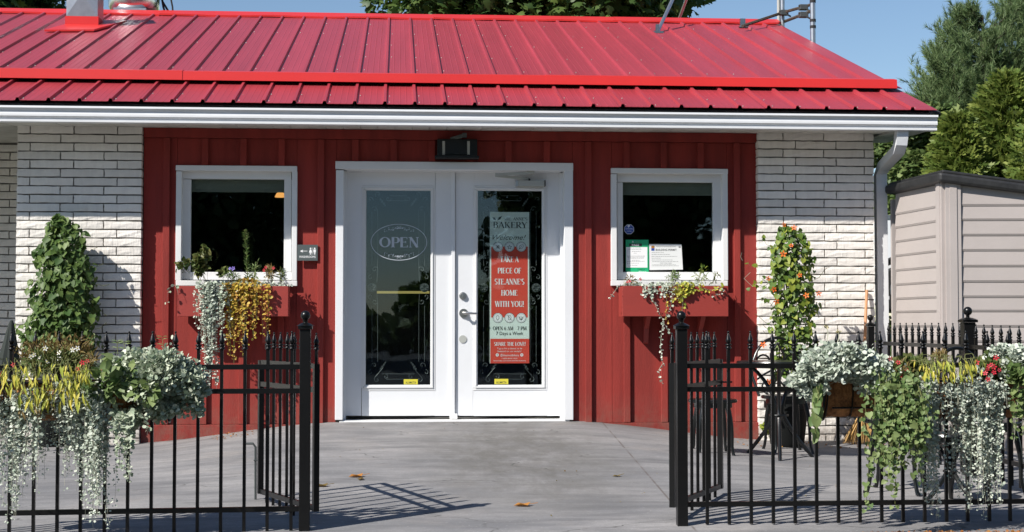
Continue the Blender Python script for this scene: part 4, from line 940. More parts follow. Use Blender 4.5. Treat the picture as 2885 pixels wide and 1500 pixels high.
def post(x, y, z0, parent, w=.056, top=.76, r=.0255):
    p = MB().box(x-w/2, x+w/2, y-w/2, y+w/2, z0, top).build('post', 'black', parent, bevel=.003)
    mb = MB(); c = w*.65; mb.box(x-c, x+c, y-c, y+c, top+.0005, top+.018); mb.lathe([(c*1.30, .018), (c*.85, .028), (.012, .036), (.012, .042), (.016, .045), (.009, .050)], (x, y, top), 4 if 0 else 12)
    mb.ball((x, y, top+.047+r), r, 16); mb.build('post_cap', 'black', p, smooth=True)
    MB().box(x-w, x+w, y-w, y+w, z0, z0+.008).build('base_plate', 'iron', p)
    return p
def line(A, B):
    A = Vector(A); B = Vector(B); d = (B-A).normalized(); return A, B, d
def rail(A, B, z, parent, h=.026, w=.026):
    MB().bar((A.x, A.y, z), (B.x, B.y, z), w, h).build('rail', 'black', parent)
pxL = [v/2.678 for v in (92, 272, 450, 625, 805, 978, 1155, 1328, 1502, 1677, 1852, 2026, 2205)]
PLn = XY(861, 7.87*K); PLf = XY(0, 7.68*K); dL = (PLf-PLn)/861.
FL = empty('iron_fence', (PLn.x-1, PLn.y, -.31), 'black iron picket fence on the left carrying one planter', 'fence')
def onl(px): return XY(px, (7.68+(7.87-7.68)*px/861)*K)
Lend = onl(-260)
for z in (ZT, ZM, ZB): rail(Lend, onl(848), z, FL)
for px in pxL+[-24.5, -90, -156, -221]: p = onl(px); picket(p.x, p.y, -.298, .751, FL)
post(PLn.x, PLn.y, -.31, FL)
pxR = [1920+v/2.669 for v in (186, 350, 515, 680, 843, 1005, 1167, 1328, 1490, 1650, 1812, 1975, 2133, 2295, 2450, 2608)]
def onr(px): return XY(px, (8.05+(8.20-8.05)*(px-1919)/966.)*K)
PRn = onr(1919)
FR = empty('iron_fence', (PRn.x+1.2, PRn.y, -.30), 'black iron picket fence on the right carrying two planters', 'fence')
for z in (ZT, ZM, ZB): rail(onr(1932), onr(3190), z, FR)
for px in pxR+[2897+60.3*i for i in range(1, 5)]: p = onr(px); picket(p.x, p.y, -.285, .751, FR)
post(PRn.x, PRn.y, -.305, FR)
q = onr(3204); post(q.x, q.y, -.30, FR)
# side fence
S0 = XY(2452, 12.50*K); S1 = XY(2500, 12.3*K)
def ons(t): # t metres from the wall end towards the front
    a = Vector((3.05, 12.30*K)); b = Vector((3.20, 9.2*K)); d = (b-a).normalized(); v = a+d*t
    return Vector((CAM.x + v.y*math.sin(PSI)+v.x*math.cos(PSI), CAM.y + v.y*math.cos(PSI)-v.x*math.sin(PSI)))
FS = empty('iron_fence', (*ons(2), -.28), 'black iron side fence running from the brick pier past the beige shed', 'fence')
L_s = 4.25
for z in (.782-.150, .782-.275, .782-.875): rail(ons(.05), ons(L_s), z, FS, .03, .03)
tp = 2.02
ts = [tp-.155*i for i in range(1, 13)] + [tp+.155*i for i in range(1, 14)]
for t in ts: p = ons(t); picket(p.x, p.y, -.20 if t < 1 else -.24, .80 if t < 1.5 else .80-.016*(t-1.5), FS, .019, 1.0)
q = ons(tp); post(q.x, q.y, -.27, FS, .080, .80, .031)
q = W(2452, 880, -.35); post(q.x, q.y, -.21, FS, .052, .77, .026)
# gates
def gate(near_px, near_d, far_px, far_d, n, lab, flip):
    a = XY(near_px, near_d*K); b = XY(far_px, far_d*K); d = (b-a).normalized(); ln = (b-a).length
    G = empty('gate_leaf', (a.x, a.y, -.30), lab, 'gate', 'pair of open gate leaves')
    for p in (a, b): MB().bar((p.x, p.y, -.205), (p.x, p.y, .575), .030, .030, up=(d.x, d.y, 0)).build('stile', 'black', G)
    for z in (.563, .437, -.19): rail(a+d*.016, b-d*.016, z, G, .028, .022)
    for i in range(1, n): p = a+d*ln*i/n; picket(p.x, p.y, -.29, .742, G, .016, .95)
    picket(a.x, a.y, .5755, .742, G, .016, .95)
    mb = MB()
    for z in (-.1, .5): mb.tube([(a.x, a.y, z-.03), (a.x, a.y, z+.03)], .012, 8)
    mb.build('hinge', 'black', G)
    return G, a, b, d
GL, ga, gb, gd = gate(892, 7.97, 737, 8.81, 8, 'left gate leaf swung inward beside the left post', 0)
GR, ra, rb, rd = gate(1893, 8.15, 2027, 9.08, 8, 'right gate leaf swung inward beside the right post', 1)
mb = MB(); o = gd*.015; zc = .782-(1247-916)/4300*8.84*K
mb.tube([(gb.x-.10, gb.y+.0, zc), (gb.x-.045, gb.y, zc), (gb.x-.03, gb.y, zc-.02), (gb.x-.028, gb.y, zc-.36)], .007, 8); mb.box(gb.x-.04, gb.x-.01, gb.y-.01, gb.y+.01, zc-.10, zc-.095); mb.build('drop_bolt', 'came', GL)
mb = MB(); mb.tube([(rb.x+.01, rb.y, .437), (rb.x+.075, rb.y, .437)], .006, 6); mb.build('latch', 'black', GR)

# ================================================================== PATIO FURNITURE
def circ(c, r, n=24, z=None, a0=0, a1=360): return [(c[0]+r*math.cos(R_(a0+(a1-a0)*i/n)), c[1]+r*math.sin(R_(a0+(a1-a0)*i/n)), c[2] if z is None else z) for i in range(n+1)]
def leg_pts(cx, cy, ang, z0, zt, r0, r1, bulge): 
    u = Vector((math.cos(ang), math.sin(ang), 0)); out = []
    for i in range(9):
        t = i/8; r = r0+(r1-r0)*t**2.2+bulge*math.sin(math.pi*min(1, t*1.25))*(1 if t < .8 else .6); out.append(Vector((cx, cy, zt+(z0-zt)*t))+u*r)
    out.append(out[-1]+u*.02+Vector((0, 0, .004))); return out
def seat_disc(mb, c, r):
    mb.lathe([(r-.02, -.012), (r, -.012), (r+.005, 0), (r, .012), (r-.02, .014)], c, 28); mb.lathe([(.001, -.004), (r-.021, -.004), (r-.021, .004), (.001, .006)], c, 28)
def chair(px, d, zg, sc_=1, yaw=0, back=True, lab='', zs_=.45, w=.36):
    p = XY(px, d*K); e = empty('cafe_chair', (p.x, p.y, zg), lab, 'chair', 'black cast metal cafe chairs')
    def obj(name, mb, sm_=True):
        me = mb.mesh(name, 'iron', sm_)
        try: me.set_sharp_from_angle(angle=R_(45))
        except Exception: pass
        o = bpy.data.objects.new(name, me); COL.objects.link(o); o.parent = e; WO[o.name] = Vector((0, 0, 0)); return o
    mb = MB(); seat_disc(mb, (0, 0, zs_), w/2+.01); mb.lathe([(w/2-.03, -.05), (w/2-.025, -.05), (w/2-.025, -.013), (w/2-.03, -.013)], (0, 0, zs_), 24); obj('seat', mb)
    for k in range(4):
        a = R_(45+90*k); mb = MB(); mb.tube(leg_pts(0, 0, a, .01, zs_-.02, w/2-.045, w/2+.03, .03), [.020, .020, .018, .016, .014, .013, .012, .012, .014, .011], 8); obj('leg', mb)
    if back:
        mb = MB(); H = .46; n = 22; hw = w/2+.03
        pts = [(-hw*.82, w/2-.04, zs_)]+[(-hw*math.cos(math.pi*i/n), w/2+.02+.05*math.sin(math.pi*i/n), zs_+.16+(H-.16)*math.sin(math.pi*i/n)) for i in range(n+1)]+[(hw*.82, w/2-.04, zs_)]
        mb.tube(pts, .012, 8); obj('back_hoop', mb)
        mb = MB()
        for s in (1, -1):
            def S(cx, cz, r, t, a0, sg): mb.tube([(x*s, y, z) for x, y, z in spiral(cx, cz, r, t, R_(a0), sg, w/2+.05)], .008, 6)
            S(.105, zs_+.27, .07, .9, 0, 1); S(.075, zs_+.08, .07, .8, -90, 1)
            mb.tube([(.0, w/2+.05, zs_+.42), (.055*s, w/2+.05, zs_+.33), (.05*s, w/2+.05, zs_+.2), (.015*s, w/2+.05, zs_+.12), (.10*s, w/2+.04, zs_+.02)], .009, 6)
            mb.tube([(.05*s, w/2+.05, zs_+.2), (.11*s, w/2+.045, zs_+.17), (.17*s, w/2+.04, zs_+.13)], .008, 6)
        obj('scrollwork', mb)
    e.rotation_euler = (0, 0, yaw); return e
def table(px, d, zg, ztop_, r, lab, legs=3, a0=.3):
    p = XY(px, d*K); e = empty('cafe_table', (p.x, p.y, zg), lab, 'table', 'round black patio tables'); H = ztop_-zg
    c = (p.x, p.y, ztop_); mb = MB(); seat_disc(mb, (p.x, p.y, ztop_-.014), r)
    mb.build('table_top', 'iron', e, smooth=True)
    ap = MB(); ap.lathe([(r-.03, -.05), (r-.02, -.05), (r-.02, -.03), (r-.03, -.03)], c, 28); ap.build('apron', 'iron', e, smooth=True)
    for k in range(legs):
        a = a0+2*math.pi*k/legs; u = Vector((math.cos(a), math.sin(a), 0)); mb = MB(); pts = []
        for i in range(13):
            t = i/12; rr = r*(.85-.75*math.sin(math.pi*min(t*1.05, 1))**.8) if t < .5 else r*(.10+.85*(t-.5)**1.3/.5**1.3)
            pts.append(Vector((p.x, p.y, ztop_-.03-(H-.04)*t))+u*rr)
        mb.tube(pts, [.012]+[.015]*11+[.013], 8); mb.build('leg', 'iron', e, smooth=True)
    mb = MB(); mb.tube(circ((p.x, p.y, zg+H*.45), r*.22, 16), .008, 6); mb.build('ring', 'iron', e, smooth=True)
    return e
def hz(px, py, d): return DD(px, py, d*K).z
chair(2006, 11.25, -.235, back=False, lab='round black cafe stool with curved legs just behind the right gate leaf', w=.34)
table(2192, 11.3, -.23, hz(2190, 1017, 11.3), .31, 'round black cafe table between the right gate and the flowering vine')
chair(2216, 11.75, -.23, yaw=R_(4), lab='black cafe chair with scrolled hoop back in front of the flowering vine', w=.38)
chair(2520, 9.45, -.27, yaw=R_(62), lab='black cafe chair turned sideways behind the right planters', w=.38)
chair(2775, 9.35, -.275, yaw=R_(20), lab='black cafe chair near the right edge, behind the red flowers', w=.40)
table(2672, 9.0, -.28, hz(2665, 1219, 9.0), .17, 'low round black table with pedestal legs among the hanging silver strands', 3, 1.2)
# planter pots, broom, umbrella
def pot(px, d, zg, r, h, lab):
    p = XY(px, d*K); o = MB().lathe([(r*.72, 0), (r*.78, .02), (r*.97, h*.85), (r*1.06, h*.86), (r*1.06, h), (r*.94, h), (r*.92, h*.9), (.01, h*.88)], (p.x, p.y, zg), 24).build('plant_pot', 'pot', smooth=True)
    tag(o, lab, 'pot', 'black pots of the climbing plants'); return p
pvL = pot(150, 12.15, -.205, .155, .30, 'black plastic pot holding the left climbing vine')
pvR = pot(2215, 12.2, -.20, .175, .36, 'black plastic pot holding the flowering vine')
b0 = W(2424, 1236, -.42); b0.z = gz(b0.x, -.42)
BRM = empty('broom', b0, 'straw broom leaning on the right brick pier, handle up', 'broom')
ht = W(2442, 818, -.11); nk = b0+(ht-b0)*.17
MB().tube([nk+(ht-nk)*-.03, ht], .0125, 10).build('handle', 'broomwood', BRM, smooth=True)
N = 420; a_ = rng.random(N)*2-1; P0 = np.array([nk]*N)+np.stack([a_*.02, rng.normal(0, .008, N), rng.normal(0, .01, N)], 1); E = np.array([b0]*N)+np.stack([a_*.15, rng.normal(0, .03, N), .0+rng.random(N)*.02], 1)
me = cloud('bristles', 'needle', P0, E-P0, rv(N), np.linalg.norm(E-P0, axis=1)*1.0, 'bristle', BRM)
me['kind'] = 'stuff'; MB().lathe([(.03, -.03), (.034, 0), (.018, .05)], nk, 12).build('collar', 'bristle', BRM)
p = W(22, 1000, -.75); zt_ = W(38, 903, -.75); mb = MB(); n = 16; rings = []
for k, (r, z) in enumerate(((.012, zt_.z), (.022, zt_.z-.03), (.06, zt_.z-.25), (.10, zt_.z-.5), (.085, zt_.z-.62), (.018, zt_.z-.63), (.018, -.2))):
    rings.append((r, z))
vs = []; cx0 = zt_.x-.015
for r, z in rings:
    for j in range(n): a = 2*math.pi*j/n; rr = r*(1+(.18 if j % 2 and r > .03 else 0)); vs.append((cx0+rr*math.cos(a)-(zt_.z-z)*.05*(z > zt_.z-.62), -.75+rr*math.sin(a), z))
mb.add(vs, [(i*n+j, i*n+(j+1) % n, (i+1)*n+(j+1) % n, (i+1)*n+j) for i in range(len(rings)-1) for j in range(n)]); o = mb.build('folded_umbrella', 'umbrella'); tag(o, 'folded dark green umbrella standing at the far left edge', 'umbrella')

# ================================================================== SHED and TRAILER
zg = -.25; a = XY(2665, 11.75*K); bfar = XY(2521, 12.75*K); c_ = XY(3000, 11.72*K)
u1 = (bfar-a); L1 = u1.length; u1.normalize(); u2 = Vector((-u1.y, u1.x))*-1
if u2.x < 0: u2 = -u2
u2 = (c_-a).normalized(); L2 = 1.9
SH = empty('storage_shed', (a.x, a.y, zg), 'beige resin storage shed with sloping black roof behind the side fence', 'shed')
dS = 11.75*K
def zz(py): return .782+(916-py)/F0*dS
topz = zz(513); lap = [575, 616, 659, 702, 746.5, 790, 833, 873, 916, 959, 1002, 1045, 1088, 1131, 1174, 1217, 1260]
def shp(u, v, n=0.0):  # u along left face from corner, or right
    return None
def facepanels(A, u, L, nrm, slope, name):
    zprev = None; zl = [zg]+[zz(p) for p in lap[::-1] if zz(p) > zg+.03]+[None]
    for i in range(len(zl)-1):
        z0 = zl[i]; z1 = zl[i+1]
        mb = MB(); x0, x1 = .12, L-.05
        def pt(s, n_, z): q = A+u*s+nrm*n_; return (q.x, q.y, z)
        t0 = topz-.01-slope*x0 if z1 is None else z1-.016; t1 = topz-.01-slope*x1 if z1 is None else z1-.016
        o_ = .012
        mb.add([pt(x0, o_, z0), pt(x1, o_, z0), pt(x1, .004, t1), pt(x0, .004, t0), pt(x0, -.02, z0), pt(x1, -.02, z0), pt(x1, -.02, t1), pt(x0, -.02, t0)], [(0, 1, 2, 3), (4, 7, 6, 5), (0, 4, 5, 1), (1, 5, 6, 2), (2, 6, 7, 3), (3, 7, 4, 0)])
        mb.build('wall_panel', 'shed', SH)
        if z1 is not None:
            mb = MB(); mb.add([pt(x0, .008, z1-.016), pt(x1, .008, z1-.016), pt(x1, .014, z1-.001), pt(x0, .014, z1-.001), pt(x0, -.02, z1-.016), pt(x1, -.02, z1-.016), pt(x1, -.02, z1-.001), pt(x0, -.02, z1-.001)], [(0, 1, 2, 3), (4, 7, 6, 5), (0, 4, 5, 1), (1, 5, 6, 2), (2, 6, 7, 3), (3, 7, 4, 0)])
            mb.build('panel_lip', 'shed', SH)
n1 = Vector((u1.y, -u1.x)); n1 = n1 if n1.x < 0 else -n1; n2 = Vector((u2.y, -u2.x)); n2 = n2 if n2.y < 0 else -n2
facepanels(a, u1, L1, n1, 0, 'l'); facepanels(a, u2, L2, n2, .14, 'r')
mb = MB()
for (A_, u, nn) in ((a, u1, n1), (a, u2, n2)):
    for s0, s1, o_ in ((0, .030, .028), (.030, .085, .034), (.085, .118, .026)):
        q = [A_+u*s0+nn*o_, A_+u*s1+nn*o_, A_+u*s1-nn*.02, A_+u*s0-nn*.02]; mb.add([(v.x, v.y, zg) for v in q]+[(v.x, v.y, topz-.002) for v in q], [(0, 1, 2, 3), (7, 6, 5, 4), (0, 4, 5, 1), (1, 5, 6, 2), (2, 6, 7, 3), (3, 7, 4, 0)])
mb.build('corner_post', 'shed', SH)
e1 = a+u1*L1
mb = MB(); q = [e1+n1*.02, e1+n1*.02+u1*.03, e1-n1*.05+u1*.03, e1-n1*.05]; mb.add([(v.x, v.y, zg) for v in q]+[(v.x, v.y, topz-.05) for v in q], [(0, 1, 2, 3), (7, 6, 5, 4), (0, 4, 5, 1), (1, 5, 6, 2), (2, 6, 7, 3), (3, 7, 4, 0)]); mb.build('corner_post', 'shed', SH)
o4 = [a+n1*.06+n2*.06-u1*.0, a+u2*(L2+.1)+n2*.06, a+u2*(L2+.1)+u1*(L1+.06), a+u1*(L1+.06)+n1*.06]
def rz(v, base): return base-.14*max(0, (v-a).dot(u2))
mb = MB(); mb.add([(v.x, v.y, rz(v, topz-.0)) for v in o4]+[(v.x, v.y, rz(v, topz+.075)) for v in o4], [(0, 1, 2, 3), (7, 6, 5, 4), (0, 4, 5, 1), (1, 5, 6, 2), (2, 6, 7, 3), (3, 7, 4, 0)]); mb.build('roof', 'shedroof', SH, bevel=.02)
mb = MB(); o5 = [v+(a+u2+u1*.5-v)*.03 for v in o4]; mb.add([(v.x, v.y, rz(v, topz+.07)) for v in o5]+[(v.x, v.y, rz(v, topz+.095)) for v in o5], [(0, 1, 2, 3), (7, 6, 5, 4), (0, 4, 5, 1), (1, 5, 6, 2), (2, 6, 7, 3), (3, 7, 4, 0)]); mb.build('roof_lip', 'shedroof', SH, bevel=.008)
mb = MB(); w_ = [a-n1*.1-n2*.1+u1*.1+u2*.1, a+u2*(L2-.1)+u1*.1, a+u2*(L2-.1)+u1*(L1-.1), a+u1*(L1-.1)+u2*.1]; mb.add([(v.x, v.y, zg) for v in w_]+[(v.x, v.y, topz-.3) for v in w_], [(0, 1, 2, 3), (7, 6, 5, 4), (0, 4, 5, 1), (1, 5, 6, 2), (2, 6, 7, 3), (3, 7, 4, 0)]); mb.build('inner_wall', 'shed', SH)
dT = 22.; q0 = DD(2484, 606, dT); q1 = DD(2625, 606, dT); gT = DD(2500, 884, dT)
TR = empty('enclosed_trailer', (q1.x, q1.y, gT.z), 'white enclosed trailer with black wheel, behind the beige shed', 'trailer')
mb = MB(); mb.box(q0.x, q0.x+4.2, q0.y, q0.y+2.0, DD(2484, 856, dT).z, q0.z); mb.build('body', 'trailer', TR, bevel=.03)
mb = MB(); mb.box(q0.x-.01, q0.x+4.21, q0.y-.012, q0.y-.001, q0.z-.06, q0.z); mb.build('roof_trim', 'steel', TR)
wc = DD(2528, 846, dT)
mb = MB(); mb.prism_y([(wc.x+.34*math.cos(2*math.pi*i/24), gT.z+.34+.34*math.sin(2*math.pi*i/24)) for i in range(24)], q0.y-.25, q0.y-.03); wh = mb.build('wheel', 'rubber', TR)
mb = MB(); mb.prism_y([(wc.x+.2*math.cos(2*math.pi*i/20), gT.z+.34+.2*math.sin(2*math.pi*i/20)) for i in range(20)], q0.y-.258, q0.y-.251); mb.build('rim', 'steel', wh)
mb = MB(); mb.tube([(wc.x+.44*math.cos(R_(a_0)), q0.y-.14, gT.z+.34+.44*math.sin(R_(a_0))) for a_0 in range(0, 181, 15)], .05, 6); mb.build('mudguard', 'black', TR)
mb = MB(); mb.tube([(q0.x-.0, q0.y+.1, gT.z+.35), (q0.x+.4, q0.y+.1, gT.z+.35)], .05, 6); mb.tube([(q0.x+.05, q0.y+.1, gT.z), (q0.x+.05, q0.y+.1, gT.z+.4)], .03, 6); mb.build('jack', 'rubber', TR)
# grass by the trailer
N = 9000; X = rng.uniform(4.2, 9, N); Y = rng.uniform(3.5, 13, N); Z = np.array([lawnz(x, y) for x, y in zip(X, Y)])
D = rv(N, .35); D[:, 2] = 1; o = cloud('grass', 'needle', np.stack([X, Y, Z], 1), D, rv(N), rng.uniform(.10, .22, N), 'grass_blade'); 

# ================================================================== TREES
def unit(v): return v/np.maximum(np.linalg.norm(v, axis=1, keepdims=True), 1e-6)
def tree(name, c, R, kind, m, n, size, lab, group, trunk_z, blobs=26, sub=.36, down=.5, seed=1, crown_kind='stuff', base_r=.16):
    g = np.random.default_rng(seed); c = Vector(c); e = empty(name, (c.x, c.y, trunk_z), lab, 'tree', group)
    B = g.normal(0, 1, (blobs, 3)); B = unit(B)*(g.random((blobs, 1))**.45)*np.array(R)*.78; br = sub*min(R)*(.65+.7*g.random(blobs))
    w = br**2; idx = g.choice(blobs, n, p=w/w.sum()); dirv = unit(g.normal(0, 1, (n, 3))); rad = br[idx]*(.55+.5*g.random(n)**.5)
    P = B[idx]+dirv*rad[:, None]*np.array([1, 1, .72]); 
    ok = P[:, 2] > -R[2]*1.02; P = P[ok]; dirv = dirv[ok]; k = len(P)
    D = unit(dirv*.8+g.normal(0, .6, (k, 3))+np.array([0, 0, -down])); Nn = unit(dirv*.5+np.array([0, 0, .9])+g.normal(0, .5, (k, 3)))
    cloud('crown', kind, P+np.array(c), D, Nn, size*(.7+.6*g.random(k)), m, e)
    mb = MB(); top = Vector((c.x, c.y, c.z+R[2]*.3)); b = Vector((c.x, c.y, trunk_z)); mb.tube([b+(top-b)*t+Vector((.05*math.sin(7*t), .05*math.cos(5*t), 0)) for t in (0, .2, .4, .6, .8, 1)], [base_r*1.3, base_r, base_r*.85, base_r*.65, base_r*.4, base_r*.15], 8)
    for i in range(min(blobs, 16)):
        q = c+Vector(B[i]); s = b+(top-b)*min(.95, max(.25, (q.z-b.z)/(top.z-b.z)*.75)); mb.tube([s, s+(q-s)*.5+Vector((0, 0, .05)), q], [base_r*.3, base_r*.18, base_r*.05], 5)
    mb.build('trunk', 'bark', e, smooth=True); return e
def blob_center(px, py, d): return DD(px, py, d)
dM = 25.5
c = blob_center(1535, -170, dM); tree('maple_tree', c, (3.15, 3.0, 2.75), 'maple', 'maple_leaf', 30000, .17, 'large maple with dense green crown behind the middle of the roof', 'maples behind the bakery', .3, 60, .34, seed=3)
c = blob_center(20, -60, 27); tree('maple_tree', c, (1.55, 1.8, 1.9), 'maple', 'maple_leaf', 9000, .16, 'dark maple crown showing behind the roof at top left corner', 'maples behind the bakery', .3, 26, .38, seed=5)
# broadleaf and cedars right
c = blob_center(2605, 490, 24); tree('broadleaf_tree', c, (1.35, .9, 1.55), 'round', 'broad_leaf', 30000, .085, 'small leafed green tree just right of the downspout', 'trees behind the shed', .3, 30, .34, seed=8, base_r=.07)
def cedar(px, py, d, R, n, lab, seed, m='cedar_leaf', size=.20):
    g = np.random.default_rng(seed); top = DD(px, py, d); zb_ = .5; H = top.z-zb_; e = empty('cedar_tree', (top.x, top.y, zb_), lab, 'tree', 'trees behind the shed')
    t = g.random(n)**.75; ang = g.random(n)*2*math.pi; lump = 1+.25*np.sin(ang*5+t*23)*np.cos(t*31+ang*2)+.12*g.normal(0, 1, n)
    r = R*(1-t)**.65*(.55+.5*g.random(n)**.5)*lump; P = np.stack([top.x+r*np.cos(ang), top.y+r*np.sin(ang), zb_+H*t], 1)
    out = np.stack([np.cos(ang), np.sin(ang), np.zeros(n)], 1); D = unit(out+np.array([0, 0, .25])+g.normal(0, .45, (n, 3))); Nn = unit(out*.6+np.array([0, 0, .5])+g.normal(0, .7, (n, 3)))
    cloud('crown', 'spray', P, D, Nn, size*(.6+.7*g.random(n)), m, e)
    mb = MB(); mb.tube([(top.x, top.y, zb_), (top.x, top.y, zb_+H*.5), (top.x, top.y, top.z-.2)], [.1, .06, .02], 7); mb.build('trunk', 'bark', e)
cedar(2835, 215, 23.5, 1.25, 9500, 'bright yellow green cedar at the right edge above the shed', 11)
cedar(2700, 330, 22.8, .85, 6500, 'shorter yellow green cedar between the shed roof and the pine', 12)
cedar(2960, 300, 22.0, 1.0, 4500, 'yellow green cedar cut by the right edge of the picture', 13)
def pine(px, py, d, R, lab, seed, H=None, tufts=6500):
    g = np.random.default_rng(seed); top = DD(px, py, d); zb_ = .5; H = top.z-zb_; e = empty('pine_tree', (top.x, top.y, zb_), lab, 'tree', 'pines behind the shed')
    mb = MB(); mb.tube([(top.x, top.y, zb_), (top.x, top.y, zb_+H*.6), (top.x, top.y, top.z-.1)], [.15, .09, .02], 8); tp_ = []; td = []
    nb = 110
    for i in range(nb):
        t = .10+.88*(i/nb)**.9; L = R*(1-t)**.55*(.75+.45*g.random())+.12; a = g.random()*2*math.pi; s = Vector((top.x, top.y, zb_+H*t)); u = Vector((math.cos(a), math.sin(a), 0))
        pts = [s+u*L*k+Vector((0, 0, L*(.05*k+.45*k*k))) for k in (0, .35, .7, 1)]; mb.tube(pts, [.018, .012, .008, .005], 4)
        m_ = max(5, int(tufts/nb*L/R*1.5))
        for j in range(m_):
            k = .12+.92*g.random()**.8; q = s+u*L*k+Vector((0, 0, L*(.05*k+.45*k*k)))+Vector(g.normal(0, .11*L/R+.04, 3)); tp_.append(q); dd = (u*.35+Vector((0, 0, 1))+Vector(g.normal(0, .35, 3))).normalized(); td.append(dd)
    mb.build('trunk', 'bark', e)
    P = np.array(tp_); D = np.array(td); rep = 34; P2 = np.repeat(P, rep, 0)+np.repeat(D, rep, 0)*(g.random((len(P)*rep, 1))*.16-.02); D2 = unit(np.repeat(D, rep, 0)*.9+g.normal(0, .42, (len(P2), 3)))
    cloud('needles', 'needle', P2, D2, g.normal(0, 1, (len(P2), 3)), .12*(.8+.4*g.random(len(P2))), 'needle_leaf', e)
pine(2768, 28, 27, 1.55, 'bluish green pine with upright shoots right of the roof', 21)
pine(2905, -60, 27.5, 1.2, 'taller bluish pine cut by the top right corner', 22)
pine(2668, 150, 26.5, .9, 'smaller pine leaning out left of the other pines', 23, tufts=4000)

# trees across the parking lot (two seen in the panes; outer ones added, all enlarged, to block skylight)
def bigtree(x, y, h, r, seed, lab, n=42000): tree('roadside_tree', (x, y, -.4+h*.36), (r, r, h*.58), 'round', 'broad_leaf', n, .25, lab, 'trees across the parking lot', -.4, 70, .30, seed=seed, base_r=.25)
for i_, (x_, y_, h_, r_) in enumerate(((-7.0, -34, 17, 5.3), (5.9, -31, 17, 5.1), (14.5, -33, 18, 4.6), (-16.5, -36, 17, 4.8), (23.5, -34, 17, 5), (-26, -38, 17, 5), (33, -33, 17, 5))):
    bigtree(x_, y_, h_, r_, 31+i_, 'tall broad tree across the parking lot behind the camera, ' + ('facing the left window', 'facing the right door leaf', 'facing the right brick pier, added to block sky', 'second left of the window, added to block sky', 'far right, added to block sky', 'far left, added to block sky', 'outermost right, added to block sky')[i_])
N = 22000; X = rng.uniform(-45, 45, N); hh = 2.2+.9*np.sin(X*.5)+.7*np.sin(X*1.7); o = cloud('hedgerow', 'round', np.stack([X, -52+rng.normal(0, 1.2, N), -.3+hh*rng.random(N)**.7], 1), rv(N), rv(N), rng.uniform(.3, .6, N), 'broad_leaf')
# ================================================================== PLANTERS on the fences
def planter(f, px0, px1, lab, top_py=1066, bot_py=1170, depth=.20, sc0=8.0):
    A = f(px0); B = f(px1); u = (B-A).normalized(); n = Vector((u.y, -u.x)); n = n if n.y < 0 else -n; L = (B-A).length
    dd = (Vector((A.x, A.y))-Vector((CAM.x, CAM.y))).length-.1
    zt = .782-(top_py-916)/F0*dd; zb_ = .782-(bot_py-916)/F0*dd; H = zt-zb_
    e = empty('fence_planter', (*(A+u*L/2+n*.1), zb_), lab, 'planter', 'coconut lined troughs hung on the fence')
    def sec(t, k, j=0):   # t along, k angle 0..1 from back rim round to front rim
        a = math.pi*k; q = A+u*t+n*(.022+depth/2-math.cos(a)*depth/2); return Vector((q.x, q.y, zt-math.sin(a)**.8*H*.98))
    nu, nk_ = int(L/.03), 14; vs = []
    for i in range(nu+1):
        for k in range(nk_+1):
            p = sec(L*i/nu, k/nk_); w = .006*math.sin(i*1.9+k*2.3)+random.uniform(-.004, .004); vs.append(p+Vector((n.x*w, n.y*w, w*.6)))
    fs = [(i*(nk_+1)+k, (i+1)*(nk_+1)+k, (i+1)*(nk_+1)+k+1, i*(nk_+1)+k+1) for i in range(nu) for k in range(nk_)]
    fs += [tuple(range(nk_+1)), tuple(nu*(nk_+1)+k for k in range(nk_, -1, -1))]
    MB().add(vs, fs).build('liner', 'coco', e, smooth=True)
    mb = MB()
    def P3(t, k, o): q = sec(t, k); a = math.pi*k; q2 = Vector((q.x, q.y, q.z))+Vector((-n.x*math.cos(a)*o*-1*-1, -n.y*math.cos(a)*o, 0)); q2 = Vector((q.x-n.x*math.cos(a)*o, q.y-n.y*math.cos(a)*o, q.z-math.sin(a)*o)); return q2
    for k in (0, 1): mb.tube([P3(0, k, .012), P3(L, k, .012)], .008, 6)
    mb.tube([P3(.05, .78, .012), P3(L-.05, .78, .012)], .006, 6)
    for t in (0.005, L-.005): mb.tube([P3(t, k/10, .012) for k in range(11)], .007, 6)
    m_ = max(3, round(L/.165))
    mb.build('basket_frame', 'black', e)
    for i in range(m_+1):
        t = .02+(L-.04)*i/m_; mb = MB(); ps = [P3(t, k/10, .014) for k in range(5, 11)]; top = ps[-1]
        cs = [top+Vector((0, 0, .05))]
        for j in range(9):
            a = R_(180-32*j); cs.append(top+Vector((0, 0, .062))+Vector((n.x*-.018, n.y*-.018, 0))+Vector((-n.x*.018*math.cos(a), -n.y*.018*math.cos(a), .018*math.sin(a))))
        pts = ps+cs
        for q0, q1 in zip(pts, pts[1:]):
            if (q1-q0).length > 1e-4: mb.bar(q0, q1+(q1-q0).normalized()*.002, .017, .005, up=(u.x, u.y, 0.001))
        mb.build('strap', 'black', e)
    return dict(A=A, u=u, n=n, L=L, zt=zt, zb=zb_, e=e)
fL = lambda px: onl(px); fR = lambda px: onr(px)
T1 = planter(fL, -150, 490, 'coconut lined trough hung on the left fence')
T2 = planter(fR, 2285, 2512, 'short coconut lined trough on the right fence, nearer the gate')
T3 = planter(fR, 2528, 2960, 'long coconut lined trough on the right fence, at the right edge')

